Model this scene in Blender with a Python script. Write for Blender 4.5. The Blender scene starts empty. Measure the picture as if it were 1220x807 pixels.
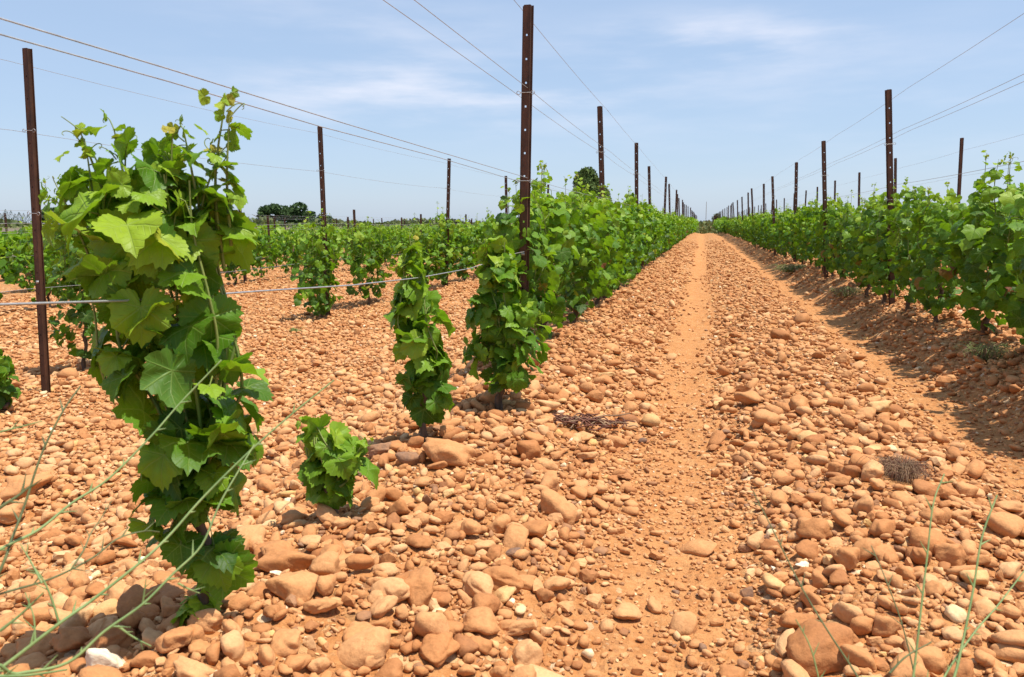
import bpy, bmesh, math
import numpy as np
from math import radians as R, sin, cos, pi

# ------------------------------------------------------------------ camera, sky, sun, exposure
S = bpy.context.scene
FPX = 949.0
PITCH, YAW = R(8.24), R(13.37)
CAM = np.array([0.0, 0.0, 0.80])
cd = bpy.data.cameras.new('camera'); cam = bpy.data.objects.new('camera', cd); S.collection.objects.link(cam)
cam.location = CAM; cam.rotation_euler = (R(90) - PITCH, 0, YAW)
cd.sensor_width = 36; cd.lens = 36 * FPX / 1220; cd.clip_start = 0.02; cd.clip_end = 9000
cd.dof.use_dof = True; cd.dof.focus_distance = 3.2; cd.dof.aperture_fstop = 13.0
S.camera = cam

SUN_EL, SUN_AZ = R(71), math.atan2(-0.07, 1.0)      # direction of the sun on the ground, measured from +x
world = bpy.data.worlds.new('World'); S.world = world; world.use_nodes = True
nt = world.node_tree; nt.nodes.clear()
def wn(t, **k):
    n = nt.nodes.new(t)
    for a, b in k.items(): setattr(n, a, b)
    return n
sky = wn('ShaderNodeTexSky', sky_type='NISHITA'); sky.sun_disc = False
sky.sun_elevation = SUN_EL; sky.sun_rotation = R(90) - SUN_AZ; sky.altitude = 50
sky.air_density = 1.0; sky.dust_density = 0.7; sky.ozone_density = 1.4
bg = wn('ShaderNodeBackground'); bg.inputs['Strength'].default_value = 0.08
out = wn('ShaderNodeOutputWorld'); tc = wn('ShaderNodeTexCoord')
def wmath(op, a, b=None, clamp=False):
    n = wn('ShaderNodeMath', operation=op); n.use_clamp = clamp
    for i, v in enumerate((a, b)):
        if v is None: continue
        if isinstance(v, (int, float)): n.inputs[i].default_value = v
        else: nt.links.new(v, n.inputs[i])
    return n.outputs[0]
def blob(direction, sx, sz):                        # soft lens-shaped region of the sky
    a = math.atan2(direction[1], direction[0])
    m = wn('ShaderNodeMapping', vector_type='TEXTURE'); m.inputs['Location'].default_value = direction
    m.inputs['Rotation'].default_value = (0, 0, a); m.inputs['Scale'].default_value = (1, sx, sz)
    nt.links.new(tc.outputs['Generated'], m.inputs['Vector'])
    l = wn('ShaderNodeVectorMath', operation='LENGTH'); nt.links.new(m.outputs[0], l.inputs[0])
    mr = wn('ShaderNodeMapRange', interpolation_type='SMOOTHSTEP'); mr.inputs['From Min'].default_value = 1; mr.inputs['From Max'].default_value = 0
    nt.links.new(l.outputs['Value'], mr.inputs['Value']); return mr.outputs[0]
def ray(px, py):
    c = (px - 610, -(py - 403.5), -FPX)
    fwd = np.array([-sin(YAW) * cos(PITCH), cos(YAW) * cos(PITCH), -sin(PITCH)])
    right = np.array([cos(YAW), sin(YAW), 0]); up = np.cross(right, fwd)
    return right * c[0] + up * c[1] - fwd * c[2]
def unit(v): return v / np.linalg.norm(v)
mp = wn('ShaderNodeMapping'); mp.inputs['Scale'].default_value = (3.0, 3.0, 17.0); mp.inputs['Rotation'].default_value = (R(7), 0, 0)
nt.links.new(tc.outputs['Generated'], mp.inputs['Vector'])
nz = wn('ShaderNodeTexNoise'); nz.inputs['Scale'].default_value = 1.3; nz.inputs['Detail'].default_value = 7; nz.inputs['Roughness'].default_value = .55
nt.links.new(mp.outputs[0], nz.inputs['Vector'])
st = wn('ShaderNodeMapRange', interpolation_type='SMOOTHSTEP'); st.inputs['From Min'].default_value = .36; st.inputs['From Max'].default_value = .74
nt.links.new(nz.outputs['Fac'], st.inputs['Value'])
b = wmath('ADD', blob(unit(ray(540, 118)), .34, .062), blob(unit(ray(845, 52)), .24, .055), True)
b = wmath('ADD', b, wmath('MULTIPLY', blob(unit(ray(430, 60)), .3, .12), .5), True)
b = wmath('ADD', b, wmath('MULTIPLY', blob(unit(ray(1000, 120)), .5, .12), .35), True)
cl = wmath('MULTIPLY', wmath('ADD', wmath('MULTIPLY', b, .9), .04), st.outputs[0], True)
cl = wmath('MULTIPLY', cl, .78)
mixc = wn('ShaderNodeMixRGB'); mixc.inputs['Color2'].default_value = (8.6, 8.6, 9.4, 1)
soft = wn('ShaderNodeMixRGB'); soft.inputs['Fac'].default_value = .50; soft.inputs['Color2'].default_value = (5.3, 7.0, 9.8, 1)   # thin high veil
nt.links.new(sky.outputs[0], soft.inputs['Color1'])
nt.links.new(soft.outputs[0], mixc.inputs['Color1']); nt.links.new(cl, mixc.inputs['Fac'])
nt.links.new(mixc.outputs[0], bg.inputs['Color']); nt.links.new(bg.outputs[0], out.inputs['Surface'])

sd = bpy.data.lights.new('sun', 'SUN'); sun = bpy.data.objects.new('sun', sd); S.collection.objects.link(sun)
sd.energy = 4.7; sd.angle = R(.55); sd.color = (1, .95, .84)
sun.rotation_euler = (R(90) - SUN_EL, 0, SUN_AZ + R(90))
S.view_settings.view_transform = 'Standard'; S.view_settings.look = 'None'; S.view_settings.gamma = 1
S.view_settings.use_curve_mapping = False; S.view_settings.exposure = 0.53
S.cycles.max_bounces = 6; S.cycles.transparent_max_bounces = 4; S.cycles.transmission_bounces = 4
S.cycles.use_denoising = True

# ------------------------------------------------------------------ helpers
rng = np.random.default_rng(11)
def onz(px, py, z):
    d = ray(px, py); return CAM + d * (z - CAM[2]) / d[2]
def onx(px, py, x):
    d = ray(px, py); return CAM + d * (x - CAM[0]) / d[0]
FWD = np.array([-sin(YAW) * cos(PITCH), cos(YAW) * cos(PITCH), -sin(PITCH)])
def ondepth(px, py, d):
    r = ray(px, py); return CAM + r * d / FPX
RIGHT = np.array([cos(YAW), sin(YAW), 0])
def _hash(ix, iy, seed):
    h = (ix.astype(np.int64) * 374761393 + iy.astype(np.int64) * 668265263 + seed * 974634777) & 0xffffffff
    h = ((h ^ (h >> 13)) * 1274126177) & 0xffffffff
    return ((h ^ (h >> 16)) & 0xffffff) / float(0xffffff)
def vnoise(x, y, seed=0):
    x = np.asarray(x, float); y = np.asarray(y, float)
    ix = np.floor(x); iy = np.floor(y); fx = x - ix; fy = y - iy
    fx = fx * fx * (3 - 2 * fx); fy = fy * fy * (3 - 2 * fy)
    a = _hash(ix, iy, seed); b_ = _hash(ix + 1, iy, seed); c = _hash(ix, iy + 1, seed); d = _hash(ix + 1, iy + 1, seed)
    return (a * (1 - fx) + b_ * fx) * (1 - fy) + (c * (1 - fx) + d * fx) * fy - .5
def fbm(x, y, f, seed, o=3):
    s = 0
    for k in range(o): s = s + vnoise(x * f * 2 ** k, y * f * 2 ** k, seed + k) / 2 ** k
    return s
PX = [-60, -14, -7.6, -6.9, -6.2, -4.6, -3.8, -3.0, -2.2, -1.5, -1.15, -.95, -.72, -.5, -.25, -.05, .1, .28, .5, .78, .96, 1.08, 1.28, 1.42, 1.66, 2.0, 2.5, 3.1, 3.75, 5, 60]
PZ = [-.2, -.2, -.2, -.13, -.2, -.2, -.15, -.21, -.2, -.1, -.0, .045, .055, .005, -.065, -.09, -.075, -.02, .005, -.02, -.06, -.09, -.07, .03, .15, .12, -.02, -.02, .1, 0, 0]
def trackmask(x, y):
    w = .035 * vnoise(y * .6, y * 0 + 3, 5) * 2
    a = np.exp(-(np.abs(x + .07 + w + .07 * vnoise(x * 4, y * 3.1, 71)) / .205) ** 3.2); b_ = np.exp(-(np.abs(x - 1.14 + w) / .18) ** 4)
    m = np.clip(a * (1 + .3 * vnoise(x * 3, y * 1.2, 77)) + b_, 0, 1)
    return m * np.where(y > .2, 1, 0)
def H(x, y):
    x = np.asarray(x, float); y = np.asarray(y, float)
    w = .05 * vnoise(y * .5, y * 0, 9) * 2
    z = np.interp(x + w, PX, PZ)
    far = np.clip((np.hypot(x, y) - 90) / 60, 0, 1)
    rough = 1 - .6 * trackmask(x, y)
    z = z + rough * (.055 * fbm(x, y, 1.1, 20, 2) + .028 * fbm(x, y, 5, 30, 2) + .013 * fbm(x, y, 19, 40, 3)) * (1 - far)
    z = z + .0045 * trackmask(x, y) * np.sin(y * 62 + 9 * np.abs(x - np.where(x > .5, 1.17, -.07)) * 6) * np.clip(vnoise(x * 2, y * .9, 4) * 3 + .6, 0, 1) * (y < 9)   # faint tyre lugs
    return z
def Hs(x, y): return float(H(np.array([x]), np.array([y]))[0])

class Acc:                                          # gathers vertices and faces, then links them as ONE mesh object
    def __init__(s): s.v = []; s.f = {3: [], 4: []}; s.n = 0; s.t = []; s.uv = []; s.mi = {3: [], 4: []}; s.sm = {3: [], 4: []}
    def add(s, v, f, tint=0.5, uv=None, mi=0, sm=True):
        v = np.asarray(v, np.float32).reshape(-1, 3)
        f = np.asarray(f, np.int64)
        s.v.append(v); s.f[f.shape[1]].append(f + s.n); s.mi[f.shape[1]].append(np.full(len(f), mi)); s.sm[f.shape[1]].append(np.full(len(f), sm))
        s.t.append(np.broadcast_to(np.asarray(tint, np.float32), (len(v),)) if np.ndim(tint) == 0 else np.asarray(tint, np.float32))
        s.uv.append(np.zeros((len(v), 2), np.float32) if uv is None else np.asarray(uv, np.float32)); s.n += len(v)
    def mesh(s, name, mat, smooth=True):
        me = bpy.data.meshes.new(name); V = np.concatenate(s.v); me.vertices.add(len(V)); me.vertices.foreach_set('co', V.ravel())
        loops = []; starts = []; p = 0; mi = []; sm = []
        for k in (3, 4):
            if s.f[k]:
                F = np.concatenate(s.f[k]); loops.append(F.ravel()); starts.append(p + np.arange(len(F)) * k); p += F.size; mi.append(np.concatenate(s.mi[k])); sm.append(np.concatenate(s.sm[k]))
        loops = np.concatenate(loops).astype(np.int32); starts = np.concatenate(starts).astype(np.int32)
        me.loops.add(len(loops)); me.loops.foreach_set('vertex_index', loops)
        me.polygons.add(len(starts)); me.polygons.foreach_set('loop_start', starts)
        me.polygons.foreach_set('material_index', np.concatenate(mi).astype(np.int32))
        me.polygons.foreach_set('use_smooth', np.concatenate(sm) & smooth)
        a = me.attributes.new('tint', 'FLOAT', 'POINT'); a.data.foreach_set('value', np.concatenate(s.t))
        a = me.attributes.new('luv', 'FLOAT2', 'POINT'); a.data.foreach_set('vector', np.concatenate(s.uv).ravel())
        for m in (mat if isinstance(mat, (list, tuple)) else [mat]): me.materials.append(m)
        me.update(calc_edges=True); return me
    def build(s, name, mat, parent=None, smooth=True, loc=None):
        o = bpy.data.objects.new(name, s.mesh(name, mat, smooth)); S.collection.objects.link(o)
        if parent: o.parent = parent
        if loc is not None: o.location = loc
        return o
def tag(o, label=None, cat=None, group=None, kind=None):
    if label: o['label'] = label
    if cat: o['category'] = cat
    if group: o['group'] = group
    if kind: o['kind'] = kind
    return o
def thing(name, label, cat, loc=(0, 0, 0), group=None, rz=0):
    o = bpy.data.objects.new(name, None); S.collection.objects.link(o); o.location = loc; o.rotation_euler = (0, 0, rz)
    o.empty_display_size = .1
    return tag(o, label, cat, group)
def copy_tree(o, parent=None):
    c = o.copy(); S.collection.objects.link(c)
    if parent: c.parent = parent
    for ch in o.children: copy_tree(ch, c)
    return c
def tube(pts, rad, n=6, cap=True):
    P = np.asarray(pts, float); m = len(P); rad = np.broadcast_to(np.asarray(rad, float), (m,))
    T = np.gradient(P, axis=0); T /= np.linalg.norm(T, axis=1)[:, None] + 1e-12
    ref = np.array([0, 0, 1.]) if abs(T[:, 2]).mean() < .8 else np.array([1., 0, 0])
    A = np.cross(T, ref); A /= np.linalg.norm(A, axis=1)[:, None] + 1e-9; B = np.cross(T, A)
    a = np.arange(n) * 2 * pi / n
    V = P[:, None] + rad[:, None, None] * (A[:, None] * np.cos(a)[None, :, None] + B[:, None] * np.sin(a)[None, :, None])
    i = np.arange(m - 1)[:, None] * n; j = np.arange(n)[None]; k = (j + 1) % n
    F = np.stack([i + j, i + k, i + n + k, i + n + j], -1).reshape(-1, 4)
    return V.reshape(-1, 3), F
def smooth_path(pts, per=6):
    P = np.asarray(pts, float)
    if len(P) < 3: return P
    Q = np.vstack([2 * P[0] - P[1], P, 2 * P[-1] - P[-2]]); o = []
    for i in range(1, len(Q) - 2):
        for t in np.arange(per) / per:
            a, b_, c, d = Q[i - 1], Q[i], Q[i + 1], Q[i + 2]
            o.append(.5 * (2 * b_ + (c - a) * t + (2 * a - 5 * b_ + 4 * c - d) * t * t + (3 * b_ - a - 3 * c + d) * t ** 3))
    o.append(P[-1]); return np.array(o)
def box(x0, x1, y0, y1, z0, z1):
    v = np.array([[x, y, z] for z in (z0, z1) for y in (y0, y1) for x in (x0, x1)], float)
    return v, np.array([[0, 2, 3, 1], [4, 5, 7, 6], [0, 1, 5, 4], [2, 6, 7, 3], [0, 4, 6, 2], [1, 3, 7, 5]])

# ------------------------------------------------------------------ materials
def mat(name):
    m = bpy.data.materials.new(name); m.use_nodes = True; t = m.node_tree; t.nodes.clear()
    o = t.nodes.new('ShaderNodeOutputMaterial'); return m, t, o
class NT:
    def __init__(s, t): s.t = t
    def n(s, ty, **k):
        x = s.t.nodes.new(ty)
        for a, b_ in k.items(): setattr(x, a, b_)
        return x
    def l(s, a, b_): s.t.links.new(a, b_)
    def m(s, op, a, b_=None, c=None, clamp=False):
        x = s.n('ShaderNodeMath', operation=op); x.use_clamp = clamp
        for i, v in enumerate((a, b_, c)):
            if v is None: continue
            if isinstance(v, (int, float)): x.inputs[i].default_value = v
            else: s.l(v, x.inputs[i])
        return x.outputs[0]
    def ramp(s, fac, stops, interp='LINEAR'):
        r = s.n('ShaderNodeValToRGB'); r.color_ramp.interpolation = interp
        e = r.color_ramp.elements
        while len(e) < len(stops): e.new(.5)
        for x, (p, c) in zip(e, stops): x.position = p; x.color = (*c, 1)
        s.l(fac, r.inputs[0]); return r.outputs[0]
    def noise(s, vec, scale, detail=4, rough=.55, out='Fac'):
        x = s.n('ShaderNodeTexNoise'); x.inputs['Scale'].default_value = scale; x.inputs['Detail'].default_value = detail; x.inputs['Roughness'].default_value = rough
        s.l(vec, x.inputs['Vector']); return x.outputs[out]
    def mix(s, fac, a, b_, mode='MIX'):
        x = s.n('ShaderNodeMixRGB', blend_type=mode)
        for k, v in zip(('Fac', 'Color1', 'Color2'), (fac, a, b_)):
            if isinstance(v, (int, float)): x.inputs[k].default_value = v
            elif isinstance(v, tuple): x.inputs[k].default_value = (*v, 1)
            else: s.l(v, x.inputs[k])
        return x.outputs[0]
    def attr(s, name, out='Fac'): x = s.n('ShaderNodeAttribute', attribute_name=name); return x.outputs[out]

SOIL = (.50, .222, .080)
def ground_material():
    m, t, o = mat('stony_soil'); g = NT(t)
    pos = g.n('ShaderNodeNewGeometry').outputs['Position']
    track = g.attr('tint')
    big = g.noise(pos, .9, 3); fine = g.noise(pos, 55, 5, .65); mid = g.noise(pos, 9, 4, .6)
    soil = g.ramp(fine, [(.30, (.33, .13, .043)), (.48, SOIL), (.70, (.62, .32, .135))])
    soil = g.mix(g.m('MULTIPLY', big, .55), soil, (.50, .185, .055))
    soil = g.mix(.35, soil, g.ramp(mid, [(.35, (.39, .155, .050)), (.65, (.60, .31, .13))]))
    # pebbles too small or too far to stand as geometry
    def peb(scale):
        v = g.n('ShaderNodeTexVoronoi', feature='F1'); v.inputs['Scale'].default_value = scale; v.inputs['Randomness'].default_value = 1
        w = g.n('ShaderNodeVectorMath', operation='ADD'); nz_ = g.n('ShaderNodeVectorMath', operation='SCALE'); nz_.inputs['Scale'].default_value = .6 / scale
        g.l(g.noise(pos, scale * .8, 2, .5, 'Color'), nz_.inputs[0]); g.l(pos, w.inputs[0]); g.l(nz_.outputs[0], w.inputs[1]); g.l(w.outputs[0], v.inputs['Vector'])
        sep = g.n('ShaderNodeSeparateColor'); g.l(v.outputs['Color'], sep.inputs[0])
        hgt = g.m('SUBTRACT', 1, g.m('MULTIPLY', v.outputs['Distance'], 1.5), clamp=True)
        return sep.outputs[0], sep.outputs[1], g.m('POWER', hgt, .6)
    c1, d1, h1 = peb(26); c2, d2, h2 = peb(62); c3, d3, h3 = peb(11)
    pc = g.ramp(c1, [(0, (.24, .11, .055)), (.3, (.43, .185, .070)), (.7, (.55, .28, .115)), (.9, (.68, .44, .22)), (1, (.8, .63, .42))])
    pc2 = g.ramp(c2, [(0, (.30, .13, .06)), (.5, (.48, .225, .088)), (.88, (.64, .38, .18)), (1, (.78, .58, .36))])
    nott = g.m('SUBTRACT', 1, g.m('MULTIPLY', track, .85), clamp=True)
    k1 = g.m('MULTIPLY', g.m('GREATER_THAN', d1, .35), g.m('GREATER_THAN', h1, .42)); k1 = g.m('MULTIPLY', k1, nott)
    k2 = g.m('MULTIPLY', g.m('GREATER_THAN', d2, .45), g.m('GREATER_THAN', h2, .5)); k2 = g.m('MULTIPLY', k2, g.m('ADD', nott, .25, clamp=True))
    col = g.mix(g.m('MULTIPLY', k2, .8), soil, pc2); col = g.mix(g.m('MULTIPLY', k1, .8), col, pc)
    fld = g.attr('luv', 'Vector'); sp = g.n('ShaderNodeSeparateXYZ'); g.l(fld, sp.inputs[0])
    wild = g.ramp(g.noise(pos, .35, 5, .6), [(.35, (.17, .115, .10)), (.5, (.21, .15, .125)), (.62, (.13, .15, .06))])
    col = g.mix(sp.outputs[0], col, wild)
    grn = g.ramp(g.noise(pos, .12, 4, .6), [(.35, (.09, .12, .035)), (.6, (.20, .17, .07)), (.75, (.30, .2, .1))])
    col = g.mix(sp.outputs[1], col, grn)
    hh = g.m('ADD', g.m('MULTIPLY', g.m('MULTIPLY', h1, k1), 1.0), g.m('MULTIPLY', g.m('MULTIPLY', h2, k2), .45))
    hh = g.m('ADD', hh, g.m('MULTIPLY', g.m('MULTIPLY', h3, nott), 1.3)); hh = g.m('ADD', hh, g.m('MULTIPLY', fine, .8)); hh = g.m('ADD', hh, g.m('MULTIPLY', mid, .8))
    bp = g.n('ShaderNodeBump'); bp.inputs['Strength'].default_value = .95; bp.inputs['Distance'].default_value = .022; g.l(hh, bp.inputs['Height'])
    p = g.n('ShaderNodeBsdfPrincipled'); p.inputs['Roughness'].default_value = .95; p.inputs['Specular IOR Level'].default_value = .15
    g.l(col, p.inputs['Base Color']); g.l(bp.outputs[0], p.inputs['Normal']); g.l(p.outputs[0], o.inputs['Surface']); return m
def stone_material():
    m, t, o = mat('dusty_cobble'); g = NT(t)
    pos = g.n('ShaderNodeNewGeometry').outputs['Position']; tint = g.attr('tint')
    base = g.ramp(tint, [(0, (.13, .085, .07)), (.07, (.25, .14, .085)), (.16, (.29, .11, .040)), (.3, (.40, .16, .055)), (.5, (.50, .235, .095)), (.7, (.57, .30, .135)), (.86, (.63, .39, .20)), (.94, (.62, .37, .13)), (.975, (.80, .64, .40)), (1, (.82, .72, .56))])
    n1 = g.noise(pos, 24, 5, .6); n2 = g.noise(pos, 130, 4, .65); n3 = g.noise(pos, 7, 2)
    col = g.mix(g.m('MULTIPLY', g.m('SUBTRACT', n1, .42, clamp=True), 1.6, clamp=True), base, (.42, .17, .055))
    dust = g.m('MULTIPLY', g.m('SUBTRACT', n3, .30, clamp=True), 1.9, clamp=True)
    col = g.mix(g.m('MULTIPLY', dust, .5), col, (.54, .255, .10))
    col = g.mix(.35, col, g.ramp(n2, [(.3, (.32, .32, .32)), (.7, (.72, .72, .72))]), 'OVERLAY')
    hh = g.m('ADD', g.m('MULTIPLY', n1, .8), g.m('MULTIPLY', n2, .3))
    bp = g.n('ShaderNodeBump'); bp.inputs['Strength'].default_value = .55; bp.inputs['Distance'].default_value = .010; g.l(hh, bp.inputs['Height'])
    p = g.n('ShaderNodeBsdfPrincipled'); p.inputs['Roughness'].default_value = .8; p.inputs['Specular IOR Level'].default_value = .25
    g.l(col, p.inputs['Base Color']); g.l(bp.outputs[0], p.inputs['Normal']); g.l(p.outputs[0], o.inputs['Surface']); return m
def leaf_material(name, veins):
    m, t, o = mat(name); g = NT(t)
    tint = g.attr('tint'); geo = g.n('ShaderNodeNewGeometry'); pos = geo.outputs['Position']
    stops = [(0, (.017, .052, .004)), (.22, (.036, .102, .006)), (.38, (.082, .190, .010)), (.54, (.175, .305, .016)), (.68, (.30, .40, .03)), (.78, (.42, .38, .04)), (.86, (.22, .10, .03)), (.94, (.16, .03, .02)), (1, (.10, .045, .03))]  # greens at the low end are deepened to paint in shade between leaves
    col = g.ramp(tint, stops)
    n = g.noise(pos, 45, 3); col = g.mix(.35, col, g.ramp(n, [(.3, (.35, .35, .35)), (.7, (.66, .66, .66))]), 'OVERLAY')
    hgt = g.noise(pos, 160, 2)
    if veins:
        sp = g.n('ShaderNodeSeparateXYZ'); g.l(g.attr('luv', 'Vector'), sp.inputs[0]); x, y = sp.outputs[0], sp.outputs[1]
        ax = g.m('ABSOLUTE', x); dmin = None; side = None
        for a in (0, 48, 98):
            ca, sa = cos(R(a)), sin(R(a))
            along = g.m('ADD', g.m('MULTIPLY', ax, sa), g.m('MULTIPLY', y, ca))
            perp = g.m('ABSOLUTE', g.m('SUBTRACT', g.m('MULTIPLY', ax, ca), g.m('MULTIPLY', y, sa)))
            d = g.m('ADD', perp, g.m('MULTIPLY', g.m('LESS_THAN', along, 0), 5))
            d = g.m('ADD', d, g.m('MULTIPLY', along, .012))
            # side veins: slanted stripes running off each main vein
            s_ = g.m('ABSOLUTE', g.m('SUBTRACT', g.m('FRACT', g.m('MULTIPLY', g.m('SUBTRACT', along, g.m('MULTIPLY', perp, .8)), 6.0)), .5))
            if dmin is None: dmin, side, near = d, s_, d
            else:
                lt = g.m('LESS_THAN', d, dmin)
                side = g.m('ADD', g.m('MULTIPLY', s_, lt), g.m('MULTIPLY', side, g.m('SUBTRACT', 1, lt))); dmin = g.m('MINIMUM', dmin, d)
        mr = g.n('ShaderNodeMapRange'); mr.inputs['From Min'].default_value = .030; mr.inputs['From Max'].default_value = .008; g.l(dmin, mr.inputs['Value'])
        mr2 = g.n('ShaderNodeMapRange'); mr2.inputs['From Min'].default_value = .10; mr2.inputs['From Max'].default_value = .02; g.l(side, mr2.inputs['Value'])
        v = g.m('MAXIMUM', mr.outputs[0], g.m('MULTIPLY', mr2.outputs[0], .45), clamp=True)
        col = g.mix(g.m('MULTIPLY', v, .42), col, (.30, .40, .10))
        hgt = g.m('SUBTRACT', g.m('MULTIPLY', hgt, .3), g.m('MULTIPLY', v, 1.0))
    back = g.mix(.20, col, (.15, .27, .07)); colf = g.mix(geo.outputs['Backfacing'], col, back)
    bp = g.n('ShaderNodeBump'); bp.inputs['Strength'].default_value = .45; bp.inputs['Distance'].default_value = .003; g.l(hgt, bp.inputs['Height'])
    p = g.n('ShaderNodeBsdfPrincipled'); p.inputs['Roughness'].default_value = .46; p.inputs['Specular IOR Level'].default_value = .22
    g.l(colf, p.inputs['Base Color']); g.l(bp.outputs[0], p.inputs['Normal'])
    tr = g.n('ShaderNodeBsdfTranslucent'); g.l(g.mix(1.0, g.mix(.5, col, (.28, .47, .01)), (1.15, 1.25, .8), 'MULTIPLY'), tr.inputs['Color'])
    mx = g.n('ShaderNodeMixShader'); mx.inputs[0].default_value = .30; g.l(p.outputs[0], mx.inputs[1]); g.l(tr.outputs[0], mx.inputs[2])
    g.l(mx.outputs[0], o.inputs['Surface']); return m
def simple(name, c1, c2, scale=30, rough=.8, metal=0, bump=.3, dist=.003, stretch=None):
    m, t, o = mat(name); g = NT(t); tc_ = g.n('ShaderNodeTexCoord').outputs['Object']
    if stretch:
        mp_ = g.n('ShaderNodeMapping'); mp_.inputs['Scale'].default_value = stretch; g.l(tc_, mp_.inputs[0]); tc_ = mp_.outputs[0]
    n = g.noise(tc_, scale, 5, .65); col = g.ramp(n, [(.3, c1), (.7, c2)])
    p = g.n('ShaderNodeBsdfPrincipled'); p.inputs['Roughness'].default_value = rough; p.inputs['Metallic'].default_value = metal
    bp = g.n('ShaderNodeBump'); bp.inputs['Strength'].default_value = bump; bp.inputs['Distance'].default_value = dist; g.l(n, bp.inputs['Height'])
    g.l(col, p.inputs['Base Color']); g.l(bp.outputs[0], p.inputs['Normal']); g.l(p.outputs[0], o.inputs['Surface']); return m
M_GROUND = ground_material(); M_STONE = stone_material()
M_LEAF = leaf_material('vine_leaf_veined', True); M_LEAF2 = leaf_material('vine_leaf', False)
M_BARK = simple('vine_bark', (.045, .028, .018), (.17, .105, .065), 60, .95, 0, .9, .004, (1, 1, .25))
M_SHOOT = simple('green_shoot', (.13, .20, .035), (.22, .24, .06), 25, .6)
M_RUST = simple('weathered_steel', (.035, .017, .011), (.15, .066, .036), 14, .62, .35, .25, .001, (1, 1, .3))
M_WIRE = simple('galvanised_wire', (.34, .34, .35), (.55, .55, .55), 60, .45, .6)
M_CLIP = simple('zinc_clip', (.28, .27, .27), (.5, .5, .5), 60, .5, .6)
M_BROOM = simple('broom_stem', (.12, .20, .06), (.25, .32, .11), 35, .6, 0, .2)
M_BROOMD = simple('broom_stem_dark', (.07, .09, .03), (.15, .17, .06), 35, .6, 0, .2)
M_STRAW = simple('dry_straw', (.15, .085, .05), (.42, .27, .15), 30, .9)
M_TWIG = simple('dry_cane', (.07, .022, .014), (.22, .085, .05), 30, .85)
M_WOOD = simple('stake_wood', (.16, .10, .06), (.3, .2, .13), 30, .9)
M_WHITE = simple('white_cap', (.6, .58, .52), (.8, .78, .72), 30, .7)
M_GRASS = simple('weed_leaf', (.10, .17, .03), (.28, .33, .10), 20, .7)
def crown_material(name, a, b_):
    m, t, o = mat(name); g = NT(t); col = g.ramp(g.attr('tint'), [(0, a), (1, b_)])
    p = g.n('ShaderNodeBsdfPrincipled'); p.inputs['Roughness'].default_value = .75; p.inputs['Specular IOR Level'].default_value = .2; g.l(col, p.inputs['Base Color'])
    tr = g.n('ShaderNodeBsdfTranslucent'); g.l(col, tr.inputs['Color'])
    mx = g.n('ShaderNodeMixShader'); mx.inputs[0].default_value = .2; g.l(p.outputs[0], mx.inputs[1]); g.l(tr.outputs[0], mx.inputs[2]); g.l(mx.outputs[0], o.inputs['Surface']); return m
M_PINE = crown_material('pine_foliage', (.03, .06, .022), (.085, .14, .045))
M_OLIVE = crown_material('olive_foliage', (.05, .09, .02), (.13, .18, .05))
M_CYP = crown_material('cypress_foliage', (.028, .05, .026), (.06, .095, .045))
M_SCRUB = crown_material('scrub_foliage', (.06, .09, .03), (.17, .19, .07))

# ------------------------------------------------------------------ ground: one sheet to the horizon
def build_ground():
    a = []                                          # bearings from +y, clockwise; fine where the picture looks
    t = -180.0
    while t < 180:
        a.append(t); t += .22 if -62 < t < 42 else (1.2 if -110 < t < 90 else 6)
    a = np.radians(np.array(a)); na = len(a)
    r = [0.05, .2, .35, .5]
    while r[-1] < 6000:
        q = r[-1]; r.append(q * (1.011 if q < 12 else 1.02 if q < 60 else 1.12))
    r = np.array(r); nr = len(r)
    X = r[:, None] * np.sin(a)[None]; Y = r[:, None] * np.cos(a)[None]
    Z = H(X, Y)
    V = np.stack([X, Y, Z], -1).reshape(-1, 3)
    i = np.arange(nr - 1)[:, None] * na; j = np.arange(na)[None]; k = (j + 1) % na
    F = np.stack([i + j, i + na + j, i + na + k, i + k], -1).reshape(-1, 4)
    xs, ys = V[:, 0], V[:, 1]
    wild = np.clip((-xs - 17.5 + 1.5 * vnoise(ys * .2, xs * 0, 61)) / 1.5, 0, 1) * np.clip((ys + 40) / 10, 0, 1)
    green = np.clip((np.hypot(xs, ys) - 170) / 40, 0, 1)
    acc = Acc(); acc.add(V, F, trackmask(xs, ys), np.stack([wild, green], -1))
    c = acc.n; acc.add([[0, 0, Hs(0, 0)]], np.zeros((0, 3), int))
    acc.f[3].append(np.stack([np.full(na, c), np.arange(na), (np.arange(na) + 1) % na], -1)[:, ::1]); acc.mi[3].append(np.zeros(na)); acc.sm[3].append(np.ones(na, bool))
    tag(acc.build('ground', M_GROUND), kind='structure', label='dry orange stony vineyard soil with two wheel tracks')
build_ground()

# ------------------------------------------------------------------ stones
def ico(level):
    bm = bmesh.new(); bmesh.ops.create_icosphere(bm, subdivisions=level, radius=1)
    v = np.array([x.co[:] for x in bm.verts]); f = np.array([[q.index for q in x.verts] for x in bm.faces]); bm.free(); return v, f
ICO = {k: ico(k) for k in (1, 2, 3, 4)}
NP = 26
PROTO = []
for k in range(NP):
    r_ = np.random.default_rng(100 + k); angular = k >= 12
    npl = r_.integers(8, 13) if angular else r_.integers(6, 10)
    n = r_.normal(size=(npl, 3)); n /= np.linalg.norm(n, axis=1)[:, None]
    n = np.vstack([n, np.eye(3), -np.eye(3)])
    d = np.concatenate([r_.uniform(.62, .98, npl), r_.uniform(.9, 1.15, 6)])
    PROTO.append((n, d, r_.uniform(8, 16) if angular else r_.uniform(3.2, 5.5), np.array([1, r_.uniform(.6, .95), r_.uniform(.38, .72)])))
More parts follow.
